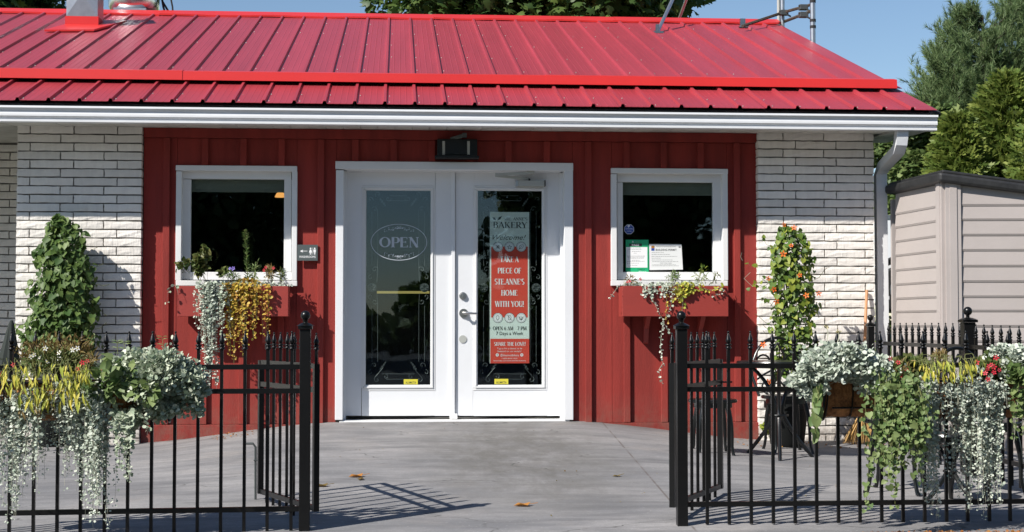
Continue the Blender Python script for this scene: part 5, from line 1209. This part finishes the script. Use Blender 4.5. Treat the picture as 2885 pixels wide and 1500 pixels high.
# ================================================================== PLANTS
g = np.random.default_rng(99)
def plant(name, o, lab, cat='plant', group=None): return empty(name, o, lab, cat, group)
def mound(px0, px1, py0, py1, d, dep, n, shape=1.0):
    """lumpy mass whose picture footprint is about that box; returns points and outward directions"""
    cx_, cy_ = (px0+px1)/2, (py0+py1)/2; hx, hy = (px1-px0)/2, (py1-py0)/2; nb = max(5, min(34, n//45))
    B = unit(g.normal(0, 1, (nb, 3)))*(g.random((nb, 1))**.5)*.82; br = .22+.26*g.random(nb); idx = g.choice(nb, n, p=br**2/(br**2).sum())
    u = unit(g.normal(0, 1, (n, 3))); q = B[idx]+u*(br[idx]*(.55+.55*g.random(n)))[:, None]; spr = g.random(n) < .06; q[spr] *= 1+.35*g.random((spr.sum(), 1)); q[:, 2] = np.maximum(q[:, 2], -.9-.25*g.random(n))
    P = np.array([tuple(DD(cx_+a*hx, cy_-c*hy, d*K)+Vector((0, b*dep, 0))) for a, b, c in q]); return P, u
def strands(starts, lens, step, sway=.02, out=None, slack=.25):
    P, D, paths = [], [], []
    for s, L in zip(starts, lens):
        p = Vector(s); pts = [p.copy()]; v = Vector((g.normal(0, .5), -abs(g.normal(0, .4))-.2, .15)); a = 0
        while a < L:
            tgt = Vector((g.normal(0, sway*8), g.normal(0, sway*6), -1)); v = (v*.72+tgt*(slack+.1)).normalized(); p = p+v*step; pts.append(p.copy()); a += step
            P.append(tuple(p)); D.append(tuple(v))
        paths.append(pts)
    return np.array(P), np.array(D), paths
def stemmesh(paths, r, m, parent, name='stems', n=3):
    mb = MB()
    for p in paths:
        if len(p) > 1: mb.tube(p[::2] if len(p) > 6 else p, r, n, cap=False)
    o = mb.build(name, m, parent); o['kind'] = 'stuff'; return o
def leafy_strands(e, starts, lens, kind, m, size, step, per=2, spread=1., stem='palestem', sr=.0015, sway=.02, slack=.25, nmax=None, name='leaves'):
    P, D, paths = strands(starts, lens, step, sway, slack=slack); tt = np.concatenate([np.arange(1, len(q))/max(1, len(q)-1) for q in paths]); thin = g.random(len(P)) > .55*tt; P, D, tt = P[thin], D[thin], np.repeat(tt[thin], per); P = np.repeat(P, per, 0); D0 = np.repeat(D, per, 0); k = len(P)
    side = unit(g.normal(0, 1, (k, 3))*np.array([1, .7, .4])+np.array([0, -.25, 0])); P = P+side*size*.25*spread; LD_ = unit(side+D0*.25); Nn = unit(np.array([-.2, -.8, .6])+g.normal(0, .55, (k, 3)))
    cloud(name, kind, P, LD_, Nn, size*(.55+.85*g.random(k))*(1.1-.45*tt), m, e); stemmesh(paths, sr, stem, e)

def at(px, py, d): return DD(px, py, d*K)
# silver helichrysum mounds
def silver_mound(px0, px1, py0, py1, d, n, lab, m='silver_leaf', size=.030, dep=.14, extra=()):
    e = plant('silver_plant', at((px0+px1)/2, py1, d), lab, 'plant', 'silver leaved bedding plants')
    parts_ = [mound(px0, px1, py0, py1, d, dep, n)]
    for (a, b, c, dd_, nn) in extra: parts_.append(mound(a, b, c, dd_, d, dep*.7, nn))
    P = np.concatenate([q[0] for q in parts_]); U = np.concatenate([q[1] for q in parts_]); k = len(P)
    cl = np.floor(P*22); jit = 0*P if True else np.stack([np.sin(cl[:, 0]*12.9+cl[:, 2]*78.2), np.sin(cl[:, 1]*39.3+cl[:, 0]*11.1), np.sin(cl[:, 2]*27.1+cl[:, 1]*9.7)], 1)*.018; P = P+jit
    D = unit(U*.6+g.normal(0, .6, (k, 3))+np.array([0, -.4, 0])); Nn = unit(np.array([-.35, -.6, .7])+g.normal(0, .5, (k, 3)))
    cloud('leaves', 'round', P, D, Nn, size*(.6+.7*g.random(k)), m, e)
    st = [[tuple(at((px0+px1)/2+g.normal(0, 20), py1-10, d)), tuple(P[i])] for i in g.integers(0, k, 60)]; stemmesh(st, .0018, 'palestem', e); return e
silver_mound(300, 560, 985, 1150, 7.55, 8600, 'silver green leafy mound spilling over the right end of the left planter', 'grey_leaf', .024, .16, ((280, 400, 1000, 1110, 1100), (470, 605, 1030, 1130, 1300), (520, 600, 1080, 1185, 420), (330, 420, 1120, 1220, 600), (400, 530, 1110, 1195, 900)))
e = plant('silver_plant', at(370, 1160, 7.5), 'short silver trails with peach tips hanging below the left planter', 'plant', 'silver leaved bedding plants')
st = [at(px, 1165, 7.45) for px in (330, 345, 352, 360, 366, 374, 384, 398)]; leafy_strands(e, st, [.13, .2, .28, .34, .28, .24, .3, .12], 'round', 'grey_leaf', .024, .012, 3)
silver_mound(2240, 2490, 970, 1078, 7.8, 9500, 'whitish silver mound crowning the planter nearer the gate', 'silver_leaf', .023, .17, ((2225, 2330, 1030, 1115, 1100), (2400, 2510, 1000, 1125, 1300), (2265, 2335, 1070, 1130, 320)))
silver_mound(2775, 2900, 970, 1060, 7.95, 2600, 'whitish silver mound at the right edge above red flowers', 'silver_leaf', .021, .12)
# dichondra curtains
def curtain(px0, px1, py, pyend, d, n, lab, m='silver_leaf', size=.0165, cat='hanging plant', jit=20, profile=None, dens=2):
    e = plant('hanging_silver_plant', at((px0+px1)/2, py, d), lab, cat, 'silver curtains hanging from the planters'); st = []; ln = []
    for i in range(n):
        px = g.uniform(px0, px1); t = (px-px0)/(px1-px0); mx_ = profile(t) if profile else 1
        L = (pyend-py)/F0*d*K*mx_*(.35+.65*g.random()**.6); st.append(at(px, py+g.normal(0, jit), d)+Vector((0, g.normal(0, .03), 0))); ln.append(L)
    leafy_strands(e, st, ln, 'round', m, size, .011, dens, 1.5, sr=.0009); return e
curtain(-30, 118, 1112, 1450, 7.47, 60, 'silver trailing curtain at the left edge below yellow leaves', profile=lambda t: .75+.35*math.exp(-((t-.5)/.22)**2))
curtain(160, 305, 1105, 1495, 7.5, 90, 'long silver trailing curtain ending in a point left of the fence middle', profile=lambda t: .45+.6*t)
curtain(2565, 2640, 1100, 1500, 7.85, 56, 'longest silver curtain hanging from the right planters', profile=lambda t: .5+.55*t)
curtain(2690, 2722, 1110, 1460, 7.9, 15, 'thin silver curtain between two thicker ones on the right', profile=lambda t: .9)
curtain(2735, 2812, 1098, 1480, 7.9, 50, 'wide silver curtain near the right edge', profile=lambda t: .8+.2*math.sin(t*9))
curtain(2580, 2830, 1082, 1190, 7.86, 46, 'short silver trails covering the long right planter front', jit=9)
# yellow sweet potato leaves: individual leaves
def drooping(px0, px1, py0, py1, d, n, m, size, lab, kind='lance', name='yellow_plant', group=None, dep=.06, as_obj=True):
    e = plant(name, at((px0+px1)/2, (py0+py1)/2, d), lab, 'plant', group); P = []; D = []; Nn = []; S = []; st = []
    for i in range(n):
        px, py = g.uniform(px0, px1), g.uniform(py0, py1); q = at(px, py, d)+Vector((0, g.normal(0, dep), 0)); P.append(q); dd_ = Vector((g.normal(0, .35), g.normal(-.25, .25), -1)); D.append(dd_); Nn.append(Vector((g.normal(-.2, .5), -1, g.normal(.5, .4)))); S.append(size*g.uniform(.55, 1.15))
        st.append([q, q+Vector((g.normal(0, .012), .01, .03)), q+Vector((g.normal(0, .02), .03, .025))])
    if as_obj: leaf_objs('leaf', kind, P, D, Nn, S, m, e)
    else: cloud('leaves', kind, np.array([tuple(p) for p in P]), np.array([tuple(p) for p in D]), np.array([tuple(p) for p in Nn]), np.array(S), m, e)
    stemmesh(st, .0016, 'stem', e); return e
drooping(0, 250, 1022, 1092, 7.40, 135, 'yellow_leaf', .062, 'drooping yellow leaved plant in the left planter')
drooping(50, 250, 1085, 1135, 7.37, 46, 'yellow_leaf', .075, 'longer yellow green leaves hanging over the left planter rim')
drooping(60, 170, 1120, 1160, 7.42, 26, 'brown_leaf', .06, 'withered brown leaves hanging below the yellow plant', name='withered_plant')
drooping(2595, 2755, 1012, 1062, 7.76, 100, 'yellow_leaf', .058, 'drooping yellow leaved plant in the long right planter')
# brown grassy and daisies behind the left planter
def tuft(px0, px1, py0, py1, d, n, m, size, lab, kind='lance', name='bedding_plant', dep=.10, up=1.0, group=None, stem='stem'):
    e = plant(name, at((px0+px1)/2, py1, d), lab, 'plant', group); P, U = mound(px0, px1, py0, py1, d, dep, n); k = len(P)
    D = unit(U*.5+g.normal(0, .5, (k, 3))+np.array([0, -.2, up*.5])); Nn = unit(np.array([-.3, -.5, .6])+g.normal(0, .6, (k, 3))); cloud('leaves', kind, P, D, Nn, size*(.6+.7*g.random(k)), m, e)
    st = [[at(g.uniform(px0+.2*(px1-px0), px1-.2*(px1-px0)), py1, d), Vector(P[i])] for i in g.integers(0, k, max(8, n//25))]; stemmesh(st, .0016, stem, e); return e
def blooms(e, pts, r, m, kind='petal5', centre='inkdark', nrm=(-.3, -1, .3)):
    for q in pts:
        leaf_objs('flower', kind, [q], [Vector((g.normal(0, 1), 0, g.normal(0, 1)))], [Vector(nrm)+Vector(g.normal(0, .25, 3))], [r*g.uniform(.8, 1.15)], m, e)
    mb = MB()
    for q in pts: mb.ball(Vector(q)+Vector(nrm).normalized()*r*.12, r*.22, 6)
    o = mb.build('flower_centres', centre, e); o['kind'] = 'stuff'
e = tuft(60, 285, 955, 1050, 7.7, 1500, 'brown_leaf', .038, 'brownish daisy plant with small white blooms above the yellow leaves', name='daisy_plant')
blooms(e, [at(px, py, 7.55) for px, py in ((88, 1005), (113, 1008), (165, 1010), (128, 982), (205, 986), (218, 982), (133, 1020), (96, 1000), (167, 995))], .014, 'white_petal', centre='yellow')
tuft(55, 290, 985, 1060, 7.62, 700, 'mixed_leaf', .040, 'green filler foliage at the back of the left planter', name='filler_plant')
e = tuft(215, 275, 1005, 1045, 7.5, 160, 'brown_leaf', .04, 'reddish flower clump beside the daisy plant', name='red_flower_plant'); blooms(e, [at(px, py, 7.42) for px, py in ((218, 1040), (232, 1022), (246, 1018), (288, 1038), (5, 1055), (38, 1028))], .013, 'red_petal')
# round green leaves (ivy like) in left planter centre
e = plant('ivy_plant', at(290, 1080, 7.45), 'broad green leaves between the yellow plant and the silver mound', 'plant'); P, U = mound(250, 440, 1000, 1180, 7.42, .08, 150); leaf_objs('leaf', 'heart', P, unit(U+g.normal(0, .4, U.shape)+np.array([0, -.3, -.5])), unit(np.array([-.3, -.8, .5])+g.normal(0, .4, U.shape)), .044*(.6+.7*g.random(len(P))), 'trail_leaf', e)
e = plant('sprig_plant', at(345, 1010, 7.6), 'thin upright sprigs rising above the left planter', 'plant')
pp = []; 
for px, py in ((330, 962), (350, 965), (368, 985), (458, 950), (300, 1000)):
    a_ = at(px+4, 1040, 7.6); b_ = at(px, py, 7.6); pp.append([a_, b_])
    for t in (.55, .75, .92, 1): q = a_+(b_-a_)*t; cc = [Vector((s*1, g.normal(0, .3), .3)) for s in (-1, 1)]; leaf_objs('leaf', 'lance', [q, q], cc, [Vector((0, -.6, 1))]*2, [.035, .035], 'trail_leaf', e)
stemmesh(pp, .0018, 'stem', e)
# right: green trailing plant with large leaves
e = plant('trailing_green_plant', at(2500, 1080, 7.75), 'green leafy trailer hanging between the two right planters', 'hanging plant'); st = []; ln = []
for i in range(44): px = g.uniform(2458, 2570); st.append(at(px, g.uniform(1040, 1130), 7.72)); ln.append((.30+.36*math.exp(-((px-2510)/45)**2))*g.uniform(.45, 1))
P, D, paths = strands(st, ln, .030, .03); P = np.repeat(P, 2, 0)+g.normal(0, .014, (len(P)*2, 3)); k = len(P); sel = g.permutation(k)[:290]
Dn_ = unit(np.array([0, -.2, -.7])+g.normal(0, .6, (k, 3))); Nn = unit(np.array([-.3, -.9, .45])+g.normal(0, .35, (k, 3))); leaf_objs('leaf', 'heart', P[sel], Dn_[sel], Nn[sel], .033*(.5+.9*g.random(len(sel))), 'trail_leaf', e)
rest = np.setdiff1d(np.arange(k), sel)
if len(rest): cloud('leaves', 'heart', P[rest], Dn_[rest], Nn[rest], .024, 'trail_leaf', e)
stemmesh(paths, .0018, 'stem', e)
e = plant('trailing_green_plant', at(2320, 1110, 7.7), 'few long green leaves drooping past the coconut liner', 'hanging plant'); P, D, paths = strands([at(2306, 1100, 7.7), at(2300, 1090, 7.7), at(2312, 1080, 7.7)], [.26, .14, .2], .026, .03); leaf_objs('leaf', 'heart', P, unit(np.array([0, -.2, -.8])+g.normal(0, .4, P.shape)), unit(np.array([-.3, -.9, .4])+g.normal(0, .3, P.shape)), .046*(.7+.5*g.random(len(P))), 'trail_leaf', e); stemmesh(paths, .0018, 'stem', e)
e = plant('trailing_green_plant', at(2860, 1110, 7.85), 'green sprigs drooping at the right edge of the long planter', 'hanging plant'); st = [at(px, 1090, 7.85) for px in (2850, 2858, 2866, 2874, 2882)]; leafy_strands(e, st, [.2, .28, .22, .3, .26], 'heart', 'trail_leaf', .034, .022, 2)
tuft(2505, 2600, 995, 1080, 7.95, 420, 'mixed_leaf', .042, 'mixed green filler between the two right planters', name='filler_plant', kind='heart')
e = tuft(2500, 2600, 1000, 1075, 7.85, 60, 'brown_leaf', .03, 'small red blooms left of the yellow plant', name='red_flower_plant'); blooms(e, [at(px, py, 7.75) for px, py in ((2507, 1011), (2530, 1022), (2556, 1048), (2560, 1052), (2546, 1060), (2538, 1066))], .016, 'red_petal')
e = tuft(2740, 2850, 1000, 1075, 7.95, 520, 'mixed_leaf', .040, 'leafy plant with crimson blooms near the right edge', name='red_flower_plant', kind='heart'); blooms(e, [at(px, py, 7.78) for px, py in ((2786, 1032), (2793, 1028), (2800, 1034), (2782, 1040), (2800, 1050), (2815, 1043), (2783, 1069), (2752, 1022), (2776, 1052), (2806, 1008))], .014, 'red_petal')
tuft(2820, 2900, 1015, 1085, 7.9, 420, 'trail_leaf', .045, 'fresh green foliage at the right edge of the planter', name='filler_plant', kind='heart')
tuft(2625, 2680, 985, 1045, 8.0, 260, 'brown_leaf', .026, 'brown tufted plant rising behind the yellow leaves', name='withered_plant')
e = plant('stalk_flower', at(2335, 980, 7.9), 'two pale yellow flower heads on bare stalks above the silver mound', 'flower'); stemmesh([[at(2331, 962, 7.85), at(2333, 940, 7.85), at(2330, 924, 7.85)], [at(2357, 975, 7.85), at(2364, 950, 7.85), at(2362, 938, 7.85)]], .0028, 'palestem', e)
P = np.array([tuple(at(px+g.normal(0, 4), py+g.normal(0, 2.5), 7.85)) for px, py in ((2328, 921), (2361, 936)) for _ in range(26)]); cloud('florets', 'round', P, g.normal(0, 1, P.shape), g.normal(0, 1, P.shape), .009, 'tan_flower', e)
# ------------------------------------------------ window boxes plants
def wb_at(px, py, Y=-.18): return W(px, py, Y)
# left box: silver curtain, gold curtain, uprights
e = plant('hanging_silver_plant', wb_at(600, 800), 'silver dichondra curtain hanging from the left window box', 'hanging plant', 'silver trails of the window boxes'); st = []; ln = []
for i in range(34):
    px = g.normal(592, 17); st.append(wb_at(px, 800+g.normal(0, 5), -.285)); ln.append((.36+.55*math.exp(-((px-588)/16)**2))*g.uniform(.5, 1.05))
leafy_strands(e, st, ln, 'round', 'silver_leaf', .022, .017, 2, sr=.0012, sway=.014)
e = plant('hanging_silver_plant', wb_at(640, 800), 'thinner silver trails between the silver and golden curtains, left window box', 'hanging plant', 'silver trails of the window boxes')
leafy_strands(e, [wb_at(px, 802, -.28) for px in (628, 634, 640, 646, 652, 492, 486)], [.3, .42, .36, .5, .25, .16, .10], 'round', 'grey_leaf', .024, .022, 2, sr=.0014)
e = plant('golden_creeper', wb_at(690, 800), 'golden orange creeper curtain hanging from the left window box', 'hanging plant', 'golden creepers of the window boxes'); st = []; ln = []
for px, L in ((640, .3), (646, .42), (652, .5), (658, .52), (663, .6), (669, .56), (674, .42), (680, .52), (685, .36), (691, .40), (697, .50), (703, .42), (710, .46), (727, .34), (731, .42), (752, .40), (756, .46), (672, .62), (661, .44), (700, .3), (648, .56), (716, .3), (666, .65)):
    st.append(wb_at(px, 797, -.285)); ln.append(L)
leafy_strands(e, st, ln, 'round', 'gold_leaf', .025, .015, 2, sr=.002, stem='stem', sway=.008, slack=.5)
P, U = mound(630, 762, 788, 812, 12.55/K, .06, 330); 
cloud('top_leaves', 'round', P-np.array([0, .02, 0]), unit(U+g.normal(0, .5, U.shape)), unit(np.array([-.3, -.6, .7])+g.normal(0, .4, U.shape)), .028, 'gold_leaf', e)
def wtuft(px0, px1, py0, py1, n, m, size, lab, kind='heart', name='bedding_plant', Y=-.17, stem='stem'):
    d = (W((px0+px1)/2, py1, Y)-CAM).dot(Fv)/K; return tuft(px0, px1, py0, py1, d, n, m, size, lab, kind, name, .05, .3, None, stem)
wtuft(498, 830, 792, 812, 520, 'silver_leaf', .022, 'low silver filler along the rim of the left window box', 'round', 'filler_plant', -.2, 'palestem')
e = wtuft(545, 600, 700, 800, 170, 'mixed_leaf', .044, 'bushy upright green plant in the left window box'); wtuft(562, 586, 688, 725, 26, 'mixed_leaf', .034, 'tip of the bushy plant in front of the left window', name='sprig_plant')
wtuft(500, 545, 722, 770, 46, 'mixed_leaf', .038, 'sprawling sprigs at the left end of the left window box', name='sprig_plant'); wtuft(605, 640, 738, 785, 30, 'mixed_leaf', .040, 'small drooping sprig right of the bushy plant', name='sprig_plant')
e = wtuft(632, 680, 758, 800, 130, 'vine_leaf', .034, 'green plant with violet flowers in the left window box', 'lance', 'violet_flower_plant'); blooms(e, [wb_at(x, y, -.24) for x, y in ((648, 757), (657, 756), (656, 759))], .016, 'violet_petal')
e = plant('tall_weed', wb_at(696, 800), 'single tall leafy stalk rising in front of the left window', 'plant'); stemmesh([[wb_at(697, 800), wb_at(696, 740), wb_at(692, 655)]], .0028, 'stem', e, n=5)
P = []; D = []
for i in range(150):
    t = g.random()**.9; q = wb_at(697-5*t, 790-130*t); a = g.random()*6.28; P.append(q); D.append((math.cos(a), math.sin(a)*.8, .9)); 
cloud('leaves', 'lance', np.array([tuple(p) for p in P]), np.array(D), g.normal(0, 1, (150, 3))+np.array([0, 0, 1]), .045*np.array([1.2-.85*((790-0)-0)*0 if False else 1.1-.5*g.random() for _ in range(150)]), 'vine_leaf', e)
P = np.array([tuple(wb_at(692+g.normal(0, 2.4), g.uniform(648, 676))) for _ in range(90)]); cloud('seed_head', 'round', P, g.normal(0, 1, P.shape), g.normal(0, 1, P.shape), .012, 'mixed_leaf', e)
wtuft(704, 728, 728, 798, 70, 'trail_leaf', .045, 'narrow leaved plant beside the tall stalk', 'lance')
e = wtuft(738, 780, 750, 800, 110, 'brown_leaf', .040, 'reddish plant with dark red blooms, right part of the left window box', 'lance', 'red_flower_plant'); blooms(e, [wb_at(x, y, -.24) for x, y in ((749, 754), (770, 756), (744, 762))], .013, 'red_petal')
wtuft(782, 802, 750, 798, 45, 'mixed_leaf', .042, 'narrow green plant at the right end of the left window box', 'lance')
# right box
wtuft(1742, 2050, 794, 810, 380, 'silver_leaf', .019, 'low silver filler along the rim of the right window box', 'round', 'filler_plant', -.2, 'palestem')
e = plant('hanging_silver_plant', wb_at(1850, 806), 'straggly silver strands hanging from the right window box, one very long', 'hanging plant', 'silver trails of the window boxes')
def path_strand(e, pts, size, m, step=.022, per=2, stem='palestem', kind='round', Y=-.285, sr=.002):
    P = [W(x, y, Y) for x, y in pts]; out = []; 
    for a_, b_ in zip(P, P[1:]):
        n_ = max(1, int((b_-a_).length/step)); out += [a_+(b_-a_)*i/n_ for i in range(n_)]
    out.append(P[-1]); Q = np.repeat(np.array([tuple(q) for q in out]), per, 0); k = len(Q); s = unit(g.normal(0, 1, (k, 3))); Q = Q+s*size*.25
    cloud('leaves', kind, Q, s+np.array([0, 0, -.3]), unit(np.array([-.2, -1, .5])+g.normal(0, .5, (k, 3))), size*(.6+.7*g.random(k)), m, e); stemmesh([out], sr, stem, e)
path_strand(e, [(1836, 840), (1848, 862), (1862, 893), (1870, 905), (1866, 925), (1862, 950), (1862, 985), (1866, 1010), (1868, 1025), (1856, 1042), (1860, 1060), (1866, 1078)], .018, 'silver_leaf')
path_strand(e, [(1899, 810), (1895, 835), (1890, 862), (1882, 885), (1868, 908), (1878, 925), (1888, 940)], .019, 'silver_leaf'); path_strand(e, [(1742, 806), (1730, 824), (1720, 838)], .017, 'silver_leaf'); path_strand(e, [(2036, 812), (2030, 830), (2012, 836)], .018, 'silver_leaf')
for i in range(16): x = g.uniform(1812, 1885); y2 = 815+g.uniform(5, 22); path_strand(e, [(x, 806), (x+g.normal(0, 6), 815), (x+g.normal(0, 12), y2)], .019, 'silver_leaf', per=3)
e = plant('golden_creeper', wb_at(1930, 806), 'short yellow creeper draped over the right window box', 'hanging plant', 'golden creepers of the window boxes')
for i in range(20): x = g.normal(1934, 18); path_strand(e, [(x, 802), (x+g.normal(0, 4), 812), (x+g.normal(0, 8), 815+g.uniform(0, 16))], .024, 'yellow_leaf', step=.018, kind='round')
path_strand(e, [(1926, 820), (1924, 850), (1922, 874), (1921, 886)], .028, 'yellow_leaf', step=.02); path_strand(e, [(1980, 812), (2000, 820), (2020, 814), (2040, 802)], .026, 'yellow_leaf', step=.018, per=2); path_strand(e, [(1880, 812), (1878, 850), (1876, 885), (1880, 908)], .018, 'gold_leaf', step=.02); path_strand(e, [(1890, 842), (1905, 841), (1925, 842)], .028, 'yellow_leaf', step=.02)
wtuft(1880, 1915, 765, 806, 110, 'trail_leaf', .036, 'fresh green tuft in the middle of the right window box', 'lance'); e = wtuft(1950, 1998, 755, 800, 60, 'lime_vine_leaf', .036, 'curling green plant right part of the right window box', 'lance'); wtuft(1998, 2028, 768, 800, 36, 'mixed_leaf', .036, 'small sprawling sprig at the right end of the right window box', 'lance', 'sprig_plant')
e = wtuft(1755, 1800, 770, 806, 60, 'brown_leaf', .034, 'sparse plant with pink blooms at the left end of the right window box', 'lance', 'red_flower_plant'); blooms(e, [wb_at(x, y, -.25) for x, y in ((1768, 795), (1774, 793), (1804, 787))], .013, 'red_petal')
# ------------------------------------------------ climbing vines
def vine(name, lab, prof, d, dep, nobj, nfill, m, size, base, group=None, kind='heart', m2=None):
    """prof: list of (py, px_left, px_right)"""
    e = plant(name, Vector((*base, -.2)), lab, 'climbing plant', 'climbing plants in pots')
    ys = np.array([p[0] for p in prof], float); xl = np.array([p[1] for p in prof], float); xr = np.array([p[2] for p in prof], float)
    def smp(n, shell):
        wts = xr-xl; P = []; U = []; ph = g.uniform(0, 6)
        while len(P) < n:
            py = g.uniform(ys[0], ys[-1]); a, b = np.interp(py, ys, xl), np.interp(py, ys, xr)
            if g.random() > (b-a)/wts.max()+.08: continue
            th = g.uniform(0, 2*math.pi); r = (.75+.3*g.random()) if shell else g.random()**.5
            r *= 1+.16*math.sin(th*3+py*.06)+.12*math.sin(py*.11+ph)*(g.random() < .6); px = (a+b)/2+(b-a)/2*r*math.cos(th); yy = -math.sin(th)*r*dep*(b-a)/wts.max()
            if shell and yy > .03: yy = -yy
            P.append(tuple(DD(px, py, d*K)+Vector((0, yy, 0)))); U.append((math.cos(th), -abs(math.sin(th)), .1))
        return np.array(P), np.array(U)
    P, U = smp(nobj, True); D = unit(np.array([0, -.25, -.9])+g.normal(0, .35, P.shape)+U*.3); Nn = unit(U*.5+np.array([-.1, -.7, .55])+g.normal(0, .3, P.shape)); S = size*(.55+.6*g.random(nobj))
    leaf_objs('leaf', kind, P, D, Nn, S, m, e)
    P, U = smp(nfill, False); D = unit(np.array([0, -.2, -.7])+g.normal(0, .5, P.shape)+U*.3); Nn = unit(U*.5+np.array([-.1, -.6, .6])+g.normal(0, .4, P.shape)); cloud('inner_leaves', kind, P, D, Nn, size*.8*(.5+.6*g.random(nfill)), m2 or m, e)
    mb = MB(); b = Vector((*base, .0)); t0 = DD((prof[0][1]+prof[0][2])/2, prof[0][0], d*K)
    for k in range(5):
        a = k*2*math.pi/5; mb.tube([b+Vector((.12*math.cos(a), .12*math.sin(a), 0)), t0+Vector((0, 0, -.05))], .005, 5)
    mb.build('trellis', 'iron', e)
    st = []
    for i in range(26):
        i0 = g.integers(0, nfill); q = Vector(P[i0]); pts = [q]
        for _ in range(6): q = q+Vector((g.normal(0, .03), g.normal(0, .015), -.04)); pts.append(q)
        st.append(pts)
    for _ in range(8):
        py = g.uniform(ys[0], ys[-1]); s_ = g.choice([-1, 1]); x = np.interp(py, ys, xr if s_ > 0 else xl); q = DD(x, py, d*K); pts = [q]
        for _ in range(6): q = q+Vector((s_*g.uniform(.005, .03), -.005, g.normal(.008, .015))); pts.append(q)
        st.append(pts)
    stemmesh(st, .0022, 'stem', e); return e, smp
VL, _s = vine('climbing_vine', 'tall green bean like vine in front of the left brick pier',
     [(606, 155, 172), (625, 140, 205), (660, 128, 232), (720, 108, 240), (790, 96, 262), (860, 88, 268), (930, 62, 268), (990, 55, 262), (1040, 50, 255)], 12.05, .16, 290, 3400, 'vine_leaf', .064, (pvL.x, pvL.y))
VR, smpR = vine('flowering_vine', 'climbing vine with orange flowers in front of the right brick pier',
     [(636, 2196, 2214), (655, 2190, 2262), (700, 2178, 2282), (780, 2172, 2292), (860, 2182, 2292), (930, 2172, 2290), (970, 2190, 2288), (1020, 2185, 2272), (1060, 2172, 2262)], 12.1, .13, 280, 1250, 'lime_vine_leaf', .056, (pvR.x, pvR.y), m2='vine_leaf')
blooms(VR, [DD(px, py, 11.88*K) for px, py in ((2208, 634), (2237, 642), (2229, 693), (2207, 716), (2253, 776), (2187, 850), (2272, 833), (2164, 785), (2180, 816), (2150, 972), (2307, 827), (2166, 1077))], .024, 'orange_petal')
e = plant('dry_tendrils', DD(2110, 800, 12.2*K), 'thin dry tendrils reaching left from the flowering vine onto the red wall', 'plant'); st = []
for pts in (((2090, 712), (2086, 724), (2092, 735)), ((2180, 770), (2150, 790), (2120, 808), (2100, 800), (2096, 785), (2110, 775), (2114, 768)), ((2180, 815), (2150, 812), (2120, 806)), ((2185, 700), (2160, 690), (2145, 668))): st.append([DD(x, y, 12.3*K) for x, y in pts])
stemmesh(st, .0022, 'palestem', e); P = np.array([tuple(DD(x+g.normal(0, 3), y+g.normal(0, 3), 12.25*K)) for x, y in ((2104, 745), (2122, 748), (2150, 670), (2130, 812), (2120, 800), (2112, 820), (2160, 840), (2150, 845), (2145, 790)) for _ in range(2)]); cloud('leaves', 'heart', P, g.normal(0, 1, P.shape), np.tile([0, -1, .3], (len(P), 1)), .035, 'lime_vine_leaf', e)
wtuft(2140, 2180, 1170, 1235, 60, 'lime_vine_leaf', .040, 'small weeds at the foot of the right brick pier', name='weed_plant', Y=-.25)
# ------------------------------------------------ fallen leaves and litter
def fallen(px, py, s, lab, m='dead_leaf', rot=0):
    z = -.2
    for _ in range(20):
        r = ray(px, py); t = (z-CAM.z)/r.z; q = CAM+r*t; z = gz(q.x, q.y)
    mb = MB(); pts = [(-.5, 0, 0), (-.2, .3, .18), (.15, .38, .10), (.5, .1, .25), (.3, -.25, .05), (-.1, -.32, .2), (0, 0, .02)]; c_, s_ = math.cos(rot), math.sin(rot)
    mb.add([(q.x+(x*c_-y*s_)*s, q.y+(x*s_+y*c_)*s, q.z+.004+zz_*s*.8) for x, y, zz_ in pts], [(6, i, (i+1) % 6) for i in range(6)]); mb.tube([(q.x, q.y, q.z+.006), (q.x+s*.9*c_, q.y+s*.9*s_, q.z+.02)], .0015, 4)
    o = mb.build('fallen_leaf', m); tag(o, lab, 'leaf', 'fallen leaves on the patio')
fallen(1003, 1345, .10, 'curled amber leaf on the concrete in front of the left door leaf', rot=.3); fallen(1016, 1353, .06, 'small brown leaf touching the curled amber one', 'brown_leaf', rot=1.2)
fallen(1471, 1427, .10, 'flat orange leaf nearest the camera between the gates', rot=0); fallen(1737, 1344, .055, 'tiny brown leaf left of the right gate leaf', 'brown_leaf'); fallen(905, 1372, .09, 'olive leaf just right of the left gate post', 'brown_leaf', rot=.2)
def litter(n, px0, px1, Y0, Y1, name, m='dead_leaf', s=(.008, .025)):
    P = []; S = []
    for _ in range(n):
        Y = g.uniform(Y0, Y1); x = W(g.uniform(px0, px1), 1100, Y).x; P.append((x, Y, gz(x, Y)+.004+g.random()*.006)); S.append(g.uniform(*s))
    P = np.array(P); o = cloud(name, 'round', P, g.normal(0, 1, P.shape)*np.array([1, 1, .25]), np.tile([0, 0, 1.], (n, 1))+g.normal(0, .4, P.shape), np.array(S), m); return o
litter(420, 2390, 2885, -5.26, -4.95, 'leaf_litter', 'dead_leaf', (.008, .022)); litter(120, 2060, 2500, -.75, -.12, 'leaf_litter'); litter(70, 600, 720, -.5, -.06, 'leaf_litter', s=(.008, .02)); litter(120, 1960, 2885, -5.4, -5.25, 'leaf_litter', 'brown_leaf'); litter(50, 0, 900, -5.2, -4.9, 'leaf_litter', 'brown_leaf')
litter(60, 900, 2400, -4.6, -.4, 'leaf_litter', 'brown_leaf', (.005, .012))
